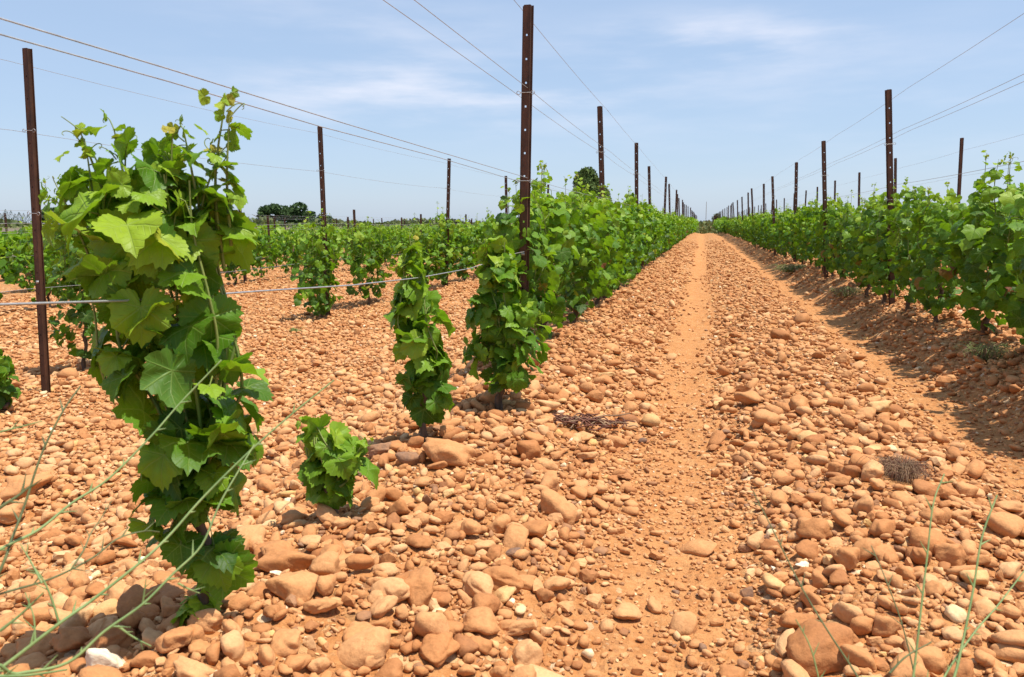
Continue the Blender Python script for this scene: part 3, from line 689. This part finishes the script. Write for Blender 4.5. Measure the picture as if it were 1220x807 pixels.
def row_vines(key, ys, near_lod_y=(9, 26), last_label=11, scale=1.0):
    x, posts = POSTS[key]; cnt = {}
    for y in ys:
        pi_ = sum(1 for q in posts if q < y); cnt[pi_] = cnt.get(pi_, 0) + 1
        if pi_ == 0: lab = f'{ORD[cnt[0]-1]} vine before the first post of {ROWTXT[key]}'
        elif pi_ <= last_label: lab = f'{ORD[cnt[pi_]-1]} vine past the {ORD[pi_-1]} post of {ROWTXT[key]}'
        else: lab = f'distant vine past the {ORD[last_label]} post of {ROWTXT[key]}'
        g = f'vines in {ROWTXT[key]}'
        if pi_ > last_label: g = f'distant vines in {ROWTXT[key]}'
        lod = 0 if y < near_lod_y[0] else 1 if y < near_lod_y[1] else 2
        sc_ = scale * (.84 if key == 'main' and y < 4.6 else 1.1 if key == 'main' and y < 5.3 else 1)
        hedge_vine(x, y, lab, g, lod, sc_)
row_vines('main', [4.3, 4.95] + list(np.arange(5.85, 58, .8)), scale=1.0)
row_vines('right', list(np.arange(3.55, 58, .8)), near_lod_y=(11, 28), scale=.94)
row_vines('left', [7.45, 8.65, 10.7, 11.6, 12.7, 13.5, 14.3, 15.3, 16.2, 17.2, 18.2, 19.2, 20.2] + list(np.arange(21.2, 40, 1.0)), near_lod_y=(12, 26), scale=1.0)
row_vines('l2', [6.3, 7.2, 8.1, 9.0, 9.9] + list(np.arange(10.8, 34, .85)), near_lod_y=(0, 22), scale=.86)
row_vines('l3', list(np.arange(8.6, 32, 1.0)), near_lod_y=(0, 20), scale=.82)
row_vines('r2', list(np.arange(11.5, 30, 1.2)), near_lod_y=(0, 22), scale=.95)
# the far ends of all rows: too many and too small to count
far = Acc(); fr_ = np.random.default_rng(5)
def far_row(x, y0, y1, n_per_m, h, sp, size):
    n = int((y1 - y0) * n_per_m); y = y0 + (y1 - y0) * fr_.random(n) ** 1.25; 
    hh = fr_.beta(1.6, 1.3, n) * h * (1 + .12 * np.sin(y * 3.1 + x)) + .05; xx = x + fr_.normal(0, sp, n) * (1 - .35 * hh / h)
    P = np.stack([xx, y, H(xx * 0 + x, y) + hh], -1); N = fr_.normal(0, .6, (n, 3)) + np.stack([np.sign(xx - x) * .6, y * 0 - .2, y * 0 + .6], -1)
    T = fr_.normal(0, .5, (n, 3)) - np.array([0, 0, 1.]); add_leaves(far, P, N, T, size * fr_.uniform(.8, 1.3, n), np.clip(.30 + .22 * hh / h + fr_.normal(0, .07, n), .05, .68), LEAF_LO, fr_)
for x, y0, y1, h in ((MAINX, 57.5, 110, 1.0), (RIGHTX, 57.5, 110, 1.0), (LEFTX, 39.5, 120, .85), (L2X, 34, 100, .85), (L3X, 32, 100, .82), (-12.1, 11, 90, .8), (-14.7, 12, 90, .8), (R2X, 29.5, 150, .98), (6.1, 14, 130, 1.0)):
    far_row(x, y0, y1, 62, h, .17, .13)
tag(far.build('distant_vines', M_LEAF2), 'far ends of the vine rows merging into continuous green hedges', 'vines', kind='stuff')

# ------------------------------------------------------------------ steel posts
def make_post(detail):
    t = thing('trellis_post', 'x', 'post'); hgt = 1.93
    a = Acc(); zt = hgt; zb = -.06
    if detail:
        # hat-section steel: web with a line of holes, two side flanges turned away, lips
        holes = np.arange(.10, hgt - .03, .12); hw = .0045; hh = .010
        a.add(*box(-.016, -hw, -.0015, .0015, zb, zt)); a.add(*box(hw, .016, -.0015, .0015, zb, zt))
        e = [zb]
        for q in holes: e += [q - hh / 2, q + hh / 2]
        e.append(zt)
        for q in range(0, len(e) - 1, 2): a.add(*box(-hw, hw, -.00145, .00145, e[q], e[q + 1]))
    else: a.add(*box(-.016, .016, -.0015, .0015, zb, zt))
    a.add(*box(-.0185, -.0155, -.0025, .022, zb, zt - .0015)); a.add(*box(.0155, .0185, -.0025, .022, zb, zt - .0015))
    a.add(*box(-.0285, -.0187, .0185, .0216, zb, zt - .001)); a.add(*box(.0187, .0285, .0185, .0216, zb, zt - .001))
    a.build('profile', M_RUST, t, smooth=False)
    if detail:
        for z_ in (1.035, 1.49):
            c = Acc()
            for s_ in (-1, 1):
                th = np.linspace(0, 2 * pi, 13)[:-1]; pts = np.array([[s_ * (.037 + .010 * cos(q)), -.004, z_ + .009 * sin(q)] for q in np.append(th, th[0])])
                v, f = tube(pts, .0018, 5); c.add(v, f)
            v, f = tube([(-.03, -.006, z_), (.03, -.006, z_)], .002, 5); c.add(v, f)
            c.build('wire_clip', M_CLIP, t)
        c = Acc(); c.add(*box(-.009, .009, -.0065, -.0017, .64, .655)); c.build('wire_hook', M_CLIP, t)
    return t
PP = [make_post(True), make_post(False)]; pused = set()
pr_ = np.random.default_rng(9)
LEAN = {('main', 0): (0, .9), ('left', 0): (0, 2.2), ('right', 0): (0, -4.6), ('right', 1): (0, -4.2), ('left', 1): (0, -.6), ('main', 1): (0, -2.6), ('main', 2): (0, -1.5)}
MEAN = {'main': -2.2, 'right': -4.0, 'left': .3}
for key, (x, ys) in POSTS.items():
    for i, y in enumerate(ys):
        far_ = y > 26 or key in ('l2', 'l3', 'l4', 'l5', 'r2'); src = PP[1 if far_ else 0]
        if src.name in pused: o = copy_tree(src)
        else: o = src; pused.add(src.name)
        sc_ = 1.0 if key in ('main', 'right', 'r2') else .985 if key == 'left' else .62
        if (key, i) in LEAN: ax, ay = LEAN[(key, i)]
        else: ax, ay = pr_.normal(0, .9), pr_.normal(MEAN.get(key, -1), 1.2)
        o.location = (x + (0 if i == 0 else pr_.normal(0, .02)) + (.14 if key == 'left' and i == 0 else 0), y - (.1 if key == 'left' and i == 0 else 0), (0.0 if key == 'main' else Hs(x, y) - (.0 if key != 'right' else .17)))
        if key == 'main': o.location.z = 0.0; o.location.x += .012 if i == 0 else 0
        o.rotation_euler = (R(ax), R(ay), pr_.normal(0, .06)); hs_ = sc_ * (1 if i == 0 else pr_.uniform(.975, 1.015)); o.scale = (1.02 if key == 'main' and i == 0 else .95, 1.0, hs_ * (.985 if key == 'main' and i == 0 else 1))
        if key == 'main' and i == 0: lab = 'tall rusty brown steel post nearest the camera, rising to the top of the picture'
        elif key == 'left' and i == 0: lab = 'nearest steel post on the far left, beside the big vine'
        elif i < 20: lab = f'{ORD[i]} steel post from the camera in {ROWTXT[key]}'
        else: lab = f'distant steel post past the twentieth in {ROWTXT[key]}'
        tag(o, lab, 'post', f'steel posts along {ROWTXT[key]}' if i < 20 else f'distant steel posts along {ROWTXT[key]}')

# ------------------------------------------------------------------ wires
def wire(pts, label, group, r_=.0014):
    a = Acc(); P = np.asarray(pts, float); v, f = tube(P, r_, 5); a.add(v, f)
    tag(a.build('trellis_wire', M_WIRE), label, 'wire', group)
def strung(x, ys, z, sag=.012):
    out_ = []
    for a, b_ in zip(ys[:-1], ys[1:]):
        for q in np.linspace(0, 1, 6)[:-1]: out_.append((x, a + (b_ - a) * q, z - sag * 4 * q * (1 - q)))
    out_.append((x, ys[-1], z)); return out_
mp_ys = POSTS['main'][1][:16]
def lead(pix, x):                                   # the span that runs from the tall post past the camera's left shoulder
    P = [onx(a, b_, x) for a, b_ in pix]; P = sorted(P, key=lambda q: q[1]); d = P[1] - P[0]
    return [tuple(P[0] + d * (-(P[0][1] + 1.5) / d[1]))] + [tuple(q) for q in P]
def dz0(z): return z
wire(lead([(0, 22), (200, 82), (400, 144), (520, 180)], MAINX + .045) + strung(MAINX + .045, mp_ys, 1.035)[0:], 'upper of the two thin wires sloping across the upper left sky', 'trellis wires of the left row')
wire(lead([(0, 41), (200, 97), (382, 151), (520, 187)], MAINX - .045) + strung(MAINX - .045, mp_ys, 1.03), 'lower of the two thin wires sloping across the upper left sky', 'trellis wires of the left row')
wire([(MAINX + .045, -1.5, 1.50)] + strung(MAINX + .045, mp_ys, 1.49), 'right-hand wire of the high pair at the tall post', 'trellis wires of the left row')
wire([(MAINX - .045, -1.5, 1.50)] + strung(MAINX - .045, mp_ys, 1.485), 'left-hand wire of the high pair at the tall post', 'trellis wires of the left row')
wire([(MAINX, -1.5, 1.9)] + strung(MAINX, mp_ys, 1.895), 'single top wire running from the tall post tip down the row', 'trellis wires of the left row')
wire(lead([(0, 363), (160, 358), (310, 347), (420, 340), (500, 331), (560, 320), (610, 303)], MAINX + .03) + strung(MAINX + .03, mp_ys, .65), 'thick low wire crossing the nearest vine at mid height', 'trellis wires of the left row', .0020)
lp = [-.1] + POSTS['left'][1][:14]
for z_, l in ((1.70, 'top wire of the sparse left row, behind the big vine'), (1.32, 'second wire from the top of the sparse left row'), (.80, 'third wire from the top of the sparse left row'), (.42, 'lowest wire of the sparse left row, seen beside the left post')):
    wire(strung(LEFTX - .02, lp, z_, .02), l, 'trellis wires of the sparse left row')
rp = [-.4, 3.45] + POSTS['right'][1][:14]
for dx, z_, l in ((0, 1.90, 'single top wire of the right row, highest in the right sky'), (-.04, 1.56, 'near-side wire of the middle pair on the right row'), (.04, 1.56, 'far-side wire of the middle pair on the right row'), (-.03, 1.12, 'wire just above the leaves of the right row')):
    wire(strung(RIGHTX + dx, rp, z_), l, 'trellis wires of the right row')
r2p = [5.9, 9.7] + POSTS['r2'][1][:10]
for z_, l in ((1.88, 'top wire of the back row at far right'), (1.5, 'middle wire of the back row at far right')): wire(strung(R2X, r2p, z_), l, 'trellis wires of the back right row')
for key in ('l2', 'l3', 'l4', 'l5'):
    ys = [POSTS[key][1][0] - 4] + POSTS[key][1][:12]
    for z_, nm in ((.93, 'top'), (.70, 'second'), (.46, 'third')): wire(strung(POSTS[key][0], ys, z_), f'{nm} wire strung along {ROWTXT[key]}', f'trellis wires of {ROWTXT[key]}')

# ------------------------------------------------------------------ wild stalks near the camera
def stems(name, label, root, specs, mats, cat='plant'):
    t = thing(name, label, cat, root); base = np.array(root)
    for (pix, dep, rad, mi, extra) in specs:
        P = [ondepth(a, b_, dep if not isinstance(dep, tuple) else dep[0] + (dep[1] - dep[0]) * i / (len(pix) - 1)) for i, (a, b_) in enumerate(pix)]
        if extra: P = [base + np.array([0, 0, .0]), base * .45 + P[0] * .55 + np.array([0, 0, -.03])] + P
        P = smooth_path(P, 6); a = Acc(); v, f = tube(P - base, np.linspace(rad, rad * .45, len(P)), 7); a.add(v, f)
        L = len(P); sr = np.random.default_rng(int(abs(pix[0][0]) + pix[0][1]))
        for q in range(int(L * .25), L - 2, 5):      # small bracts and side buds
            d = unit(P[q + 1] - P[q]); sd_ = unit(np.cross(d, FWD)) * sr.choice([-1, 1]); l_ = sr.uniform(.004, .014)
            v, f = tube(np.array([P[q], P[q] + (d * .8 + sd_ * .7) * l_ * .5, P[q] + (d * 1.0 + sd_ * .9) * l_]) - base, [rad * .55, rad * .5, rad * .15], 5); a.add(v, f)
        a.build('stem', mats[mi], t)
    return t
rl = (-.86, .42, Hs(-.86, .42))
stems('wild_broom', 'green leafless broom stalks reaching in from the lower left in front of the vine', rl, [
    ([(-40, 820), (0, 797), (72, 742), (110, 715), (165, 672), (200, 640), (240, 595), (290, 545), (340, 500), (398, 453)], (.72, .95), .0021, 0, True),
    ([(-30, 812), (20, 803), (80, 790), (125, 752), (170, 720), (205, 685), (240, 650), (262, 600), (285, 560), (303, 530)], (.72, .9), .0019, 0, True),
    ([(-40, 690), (0, 655), (45, 632), (85, 600), (130, 570), (180, 520), (215, 480), (264, 429)], (.75, .95), .0019, 0, True),
    ([(-30, 722), (0, 708), (60, 690), (110, 665), (140, 642), (172, 633), (190, 634)], (.78, .9), .0015, 1, True),
    ([(85, 678), (100, 655), (108, 636), (120, 618), (133, 597)], (.8, .85), .0010, 1, False),
    ([(50, 695), (36, 668), (24, 648)], (.76, .78), .0010, 0, False),
    ([(70, 742), (62, 715), (52, 692), (36, 670)], (.78, .78), .0013, 0, False),
    ([(0, 752), (25, 732), (52, 706)], (.76, .77), .0016, 0, False),
    ([(42, 765), (40, 735), (30, 706)], (.76, .77), .0010, 0, False),
    ([(170, 720), (172, 705), (174, 690)], (.82, .82), .0012, 0, False),
    ([(140, 746), (160, 760), (180, 770)], (.81, .82), .0013, 0, False),
    ([(212, 695), (225, 702), (238, 707)], (.84, .85), .0013, 0, False),
    ([(-20, 806), (30, 805), (80, 798)], (.72, .73), .0018, 0, False),
], [M_BROOM, M_BROOMD])
rl2 = (-.80, .62, Hs(-.80, .62))
stems('wild_stalk', 'dark thin weed stalk curving up at the left edge', rl2, [
    ([(-40, 760), (0, 680), (15, 640), (30, 600), (50, 540), (75, 490), (96, 460)], (.76, .86), .0019, 1, True),
    ([(-30, 628), (0, 605), (20, 592), (38, 578)], (.76, .78), .0021, 1, False),
    ([(-20, 521), (0, 515), (50, 502)], (.8, .82), .0014, 0, False)], [M_BROOM, M_BROOMD])
rr = (.30, .62, Hs(.30, .62))
stems('wild_stalk', 'thin green stalk leaning left across the stones, leftmost of the lower right stalks', rr, [
    ([(1045, 850), (1022, 807), (985, 750), (955, 700), (925, 640), (897, 585)], (.8, .9), .0014, 1, True),
    ([(985, 850), (975, 807), (965, 770), (948, 738)], (.8, .82), .0013, 0, True)], [M_BROOM, M_BROOMD])
rr2 = (.44, .62, Hs(.44, .62))
stems('wild_stalk', 'cluster of pale green upright stalks in the lower right corner', rr2, [
    ([(1080, 860), (1088, 807), (1098, 720), (1105, 660), (1112, 600), (1125, 565)], (.8, .9), .0016, 0, True),
    ([(1120, 860), (1137, 807), (1148, 760), (1160, 700), (1170, 640), (1188, 590)], (.8, .9), .0019, 0, True),
    ([(1110, 850), (1125, 807), (1160, 755), (1190, 720), (1222, 678)], (.8, .9), .0016, 0, True),
    ([(1096, 850), (1090, 807), (1075, 745), (1055, 690), (1038, 650)], (.82, .9), .0012, 1, True),
    ([(1060, 802), (1080, 782), (1110, 765)], (.82, .83), .0013, 1, False)], [M_BROOM, M_BROOMD])

# ------------------------------------------------------------------ tufts and dry canes on the ground
def tuft(name, label, px, py, width, height, n, mats, seed, cat='weed', flop=.9, rad=.0012):
    r_ = np.random.default_rng(seed); p = vbase(px, py, 0); z0 = Hs(p[0], p[1]); a = Acc()
    for i in range(n):
        an = r_.uniform(0, 2 * pi); l_ = r_.uniform(.4, 1) * width / 2; h_ = height * r_.uniform(.4, 1); s0 = r_.normal(0, width * .12, 2)
        d = np.array([cos(an), sin(an), 0]); b_ = np.array([s0[0], s0[1], -.005])
        pts = [b_, b_ + d * l_ * .35 + np.array([0, 0, h_ * .75]), b_ + d * l_ * .75 + np.array([0, 0, h_]), b_ + d * l_ * 1.1 + np.array([0, 0, h_ * (1 - flop * .5)])]
        v, f = tube(smooth_path(pts, 3), np.linspace(rad, rad * .3, 10), 4); a.add(v, f, mi=int(r_.integers(0, len(mats))))
    o = a.build(name, mats, loc=(p[0], p[1], z0 + .01)); tag(o, label, cat); return o
tuft('dry_grass_tuft', 'dark matted tuft of dead straw among the stones of the centre strip', 1072, 570, .17, .062, 420, [M_STRAW, M_TWIG, M_STRAW, M_STRAW], 1, 'weed', 1.2, .0011)
tuft('green_weed', 'small low green weed at the left foot of the right bank', 945, 332, .6, .12, 260, [M_GRASS, M_GRASS, M_STRAW], 2, 'weed', 1.0, .004)
tuft('grass_clump', 'pale dry grass clump under the right vine row', 1178, 412, .28, .09, 160, [M_GRASS, M_STRAW], 3, 'weed', 1.0, .0016)
tuft('seedling', 'tiny green seedling on the stones left of the post-side vines', 352, 398, .12, .05, 40, [M_GRASS], 4, 'weed', 1.0, .003)
tuft('green_weed', 'narrow yellow-green weed under the distant right vines', 1010, 345, .35, .10, 120, [M_GRASS, M_STRAW], 6, 'weed', 1.0, .003)
def cane_pile():
    r_ = np.random.default_rng(4); p = vbase(690, 512, 0); a = Acc()
    for i in range(110):
        c = r_.normal(0, 1, 3) * np.array([.085, .03, .0]); an = r_.normal(0, .6) + YAW; l_ = r_.uniform(.03, .11); d = np.array([cos(an), sin(an), r_.normal(0, .15)])
        pts = [c - d * l_ / 2, c + np.array([0, 0, r_.uniform(.005, .02)]) + r_.normal(0, .006, 3), c + d * l_ / 2]
        pts = [q + np.array([0, 0, .012]) for q in pts]
        v, f = tube(smooth_path(pts, 3), .0028, 5); a.add(v, f, mi=i % 5 > 0)
    v, f = tube(smooth_path([(.03, 0, .02), (.09, .03, .035), (.15, .05, .035), (.20, .06, .045)], 4), np.linspace(.0032, .002, 13), 6); a.add(v, f)
    o = a.build('dry_canes', [M_STRAW, M_TWIG], loc=(p[0], p[1], Hs(p[0], p[1]) + .02)); tag(o, 'small heap of dead reddish vine twigs lying on the left stony bank', 'twigs')
cane_pile()
p = onz(350, 318, -.2); t = thing('wooden_stake', 'short stake with a white top among the low vines at left', 'stake', (p[0], p[1], Hs(p[0], p[1])))
a = Acc(); a.add(*box(-.018, .018, -.018, .018, -.05, .66)); a.build('shaft', M_WOOD, t, False); a = Acc(); a.add(*box(-.022, .022, -.022, .022, .66, .77)); a.build('cap', M_WHITE, t, False)

# ------------------------------------------------------------------ distant trees
def tree(label, px, py_base, dist, h, w, kind, seed, group=None, name='tree', m=None, trunk=.25, n=2600):
    r_ = np.random.default_rng(seed); q = unit(ray(px, 262) * np.array([1, 1, 0])); x, y = q[0] * dist, q[1] * dist
    t = thing(name, label, 'tree', (x, y, Hs(x, y)), group)
    cz = h * (1 + trunk) / 2; hz = h * (1 - trunk) / 2; a = Acc()
    d = r_.normal(size=(n, 3)); d /= np.linalg.norm(d, axis=1)[:, None]; rad = r_.uniform(.35, 1, n) ** .5
    if kind == 'cypress':
        s_ = r_.uniform(0, 1, n); an = r_.uniform(0, 2 * pi, n); prof = np.interp(s_, [0, .12, .45, .8, 1], [.35, .85, 1, .55, .03]) * w / 2 * rad * (1 + .12 * np.sin(an * 3 + s_ * 20))
        P = np.stack([np.cos(an) * prof, np.sin(an) * prof, h * (trunk + (1 - trunk) * s_)], -1)
    else:
        lumps = r_.normal(size=(14, 3)); lumps /= np.linalg.norm(lumps, axis=1)[:, None]
        k = r_.integers(0, 14, n); L = lumps * np.array([w / 2 * .62, w / 2 * .62, hz * .62]); flat = np.array([w / 2 * .44, w / 2 * .44, hz * .5])
        P = L[k] + d * rad[:, None] * flat * r_.uniform(.8, 1.1, 14)[k][:, None] + np.array([0, 0, cz])
        if kind == 'umbrella': P[:, 2] = np.maximum(P[:, 2], h * trunk * 1.1 + .25 * np.abs(r_.normal(size=n)))
    s_ = w * (.035 if kind == 'cypress' else .030) * r_.uniform(.7, 1.4, n); v1 = r_.normal(size=(n, 3)); v1 /= np.linalg.norm(v1, axis=1)[:, None]; v2 = np.cross(v1, r_.normal(size=(n, 3))); v2 /= np.linalg.norm(v2, axis=1)[:, None]
    V = np.stack([P - v1 * s_[:, None] * 1.5, P + v2 * s_[:, None] * .8, P + v1 * s_[:, None] * 1.5, P - v2 * s_[:, None] * .8], 1).reshape(-1, 3)
    a.add(V, np.arange(4 * n).reshape(-1, 4), np.repeat(r_.random(n), 4)); a.build('crown', m or M_PINE, t, False)
    k = Acc(); v, f = tube([(0, 0, -.2), (w * .01, 0, h * trunk * .6), (0, w * .01, h * (trunk + .25))], [w * .045, w * .035, w * .015], 8); k.add(v, f)
    for _ in range(5):
        e = r_.normal(size=3) * np.array([w * .22, w * .22, 0]) + np.array([0, 0, cz]); v, f = tube([(0, 0, h * trunk * .8), e * .55 + np.array([0, 0, h * trunk * .4]), e], [w * .022, w * .015, w * .006], 5); k.add(v, f)
    k.build('trunk', M_BARK, t); return t
tree('left one of two round dark pines on the left horizon', 325, 0, 240, 6.4, 9, 'umbrella', 1, 'pines on the left horizon', 'pine_tree', trunk=.08)
tree('right and larger one of two round dark pines on the left horizon', 357, 0, 240, 6.6, 10.5, 'umbrella', 2, 'pines on the left horizon', 'pine_tree', trunk=.08)
tree('low dark bushy tree right of the two round pines', 384, 0, 235, 3.6, 7.5, 'round', 3, None, 'tree', trunk=.05)
tree('small round tree behind the left steel post', 62, 0, 260, 5.6, 8.5, 'round', 4, None, 'tree', trunk=.08)
tree('dark fuzzy round tree rising behind the leafy row right of the tall post', 702, 0, 62, 5.0, 3.7, 'round', 5, None, 'pine_tree', M_OLIVE, trunk=.05, n=11000)
tree('small lone tree at the far end of the wheel tracks', 856, 0, 230, 3.5, 3.8, 'round', 6, None, 'tree', M_SCRUB, trunk=.2, n=900)
tree('low bush on the horizon above the left vines', 492, 0, 200, 2.0, 4.0, 'round', 7, None, 'tree', M_SCRUB, trunk=.05, n=900)
tree('grey-green tree standing behind the middle left rows', 540, 0, 180, 2.0, 5.5, 'round', 8, None, 'tree', M_SCRUB, trunk=.05, n=1200)
tr_ = np.random.default_rng(3)
for i, px_ in enumerate(np.linspace(-8, 92, 20)):
    tree('narrow dark cypress in the long tree line on the left horizon', px_ + tr_.normal(0, 1.5), 0, 260 + tr_.normal(0, 6), tr_.uniform(3.0, 5.2), tr_.uniform(1.4, 2.2), 'cypress', 30 + i, 'cypresses on the left horizon', 'cypress_tree', M_CYP, .04, 380)
for i, px_ in enumerate(np.linspace(896, 1010, 16)):
    tree('narrow dark cypress in the tree line behind the right rows', px_ + tr_.normal(0, 2), 0, 240 + tr_.normal(0, 6), tr_.uniform(3.2, 5.6), tr_.uniform(1.4, 2.2), 'cypress', 60 + i, 'cypresses behind the right rows', 'cypress_tree', M_CYP, .04, 380)
# low scrub and hedges along the horizon
sc = Acc(); n = 26000; an = np.radians(tr_.uniform(-62, 42, n)); rd = tr_.uniform(175, 330, n); hh = np.maximum(.15, .5 + 1.2 * (vnoise(an * 30, an * 0, 8) + .35)) * tr_.beta(1.2, 1.6, n) * 1.5
hh = np.where(an < np.radians(-8), hh * 1.1, hh)
P = np.stack([np.sin(an) * rd, np.cos(an) * rd, hh - .05], -1); v1 = tr_.normal(size=(n, 3)); v1 /= np.linalg.norm(v1, axis=1)[:, None]; v2 = np.cross(v1, tr_.normal(size=(n, 3))); v2 /= np.linalg.norm(v2, axis=1)[:, None]
s_ = tr_.uniform(.25, .6, n)[:, None]
sc.add(np.stack([P - v1 * s_, P + v2 * s_, P + v1 * s_, P - v2 * s_], 1).reshape(-1, 3), np.arange(4 * n).reshape(-1, 4), np.repeat(tr_.random(n), 4))
tag(sc.build('horizon_scrub', M_SCRUB, smooth=False), 'low continuous green scrub along the horizon', 'scrub', kind='stuff')
q = unit(ray(841, 262) * np.array([1, 1, 0])) * 210
a = Acc(); v, f = tube([(0, 0, -.3), (0, 0, 6.2)], [.07, .05], 8); t = thing('utility_pole', 'thin pole standing at the far end of the tracks', 'pole', (q[0], q[1], Hs(q[0], q[1]))); a.add(v, f); a.build('shaft', M_WOOD, t)

# weeds growing over the far end of the tracks
we = Acc(); n = 5000; x = tr_.uniform(-3, 4.2, n); y = tr_.uniform(66, 112, n); hh = tr_.beta(1.2, 1.8, n) * (.25 + .35 * (vnoise(x, y * .3, 12) + .5)) * np.clip((y - 62) / 14, .2, 1)
P = np.stack([x, y, H(x, y) + hh], -1); v1 = tr_.normal(size=(n, 3)); v1 /= np.linalg.norm(v1, axis=1)[:, None]; v2 = np.cross(v1, tr_.normal(size=(n, 3))); v2 /= np.linalg.norm(v2, axis=1)[:, None]
s_ = tr_.uniform(.04, .12, n)[:, None]
we.add(np.stack([P - v1 * s_, P + v2 * s_, P + v1 * s_, P - v2 * s_], 1).reshape(-1, 3), np.arange(4 * n).reshape(-1, 4), np.repeat(tr_.random(n), 4))
tag(we.build('weeds', M_SCRUB, smooth=False), 'green weeds covering the far end of the wheel tracks', 'weeds', kind='stuff')
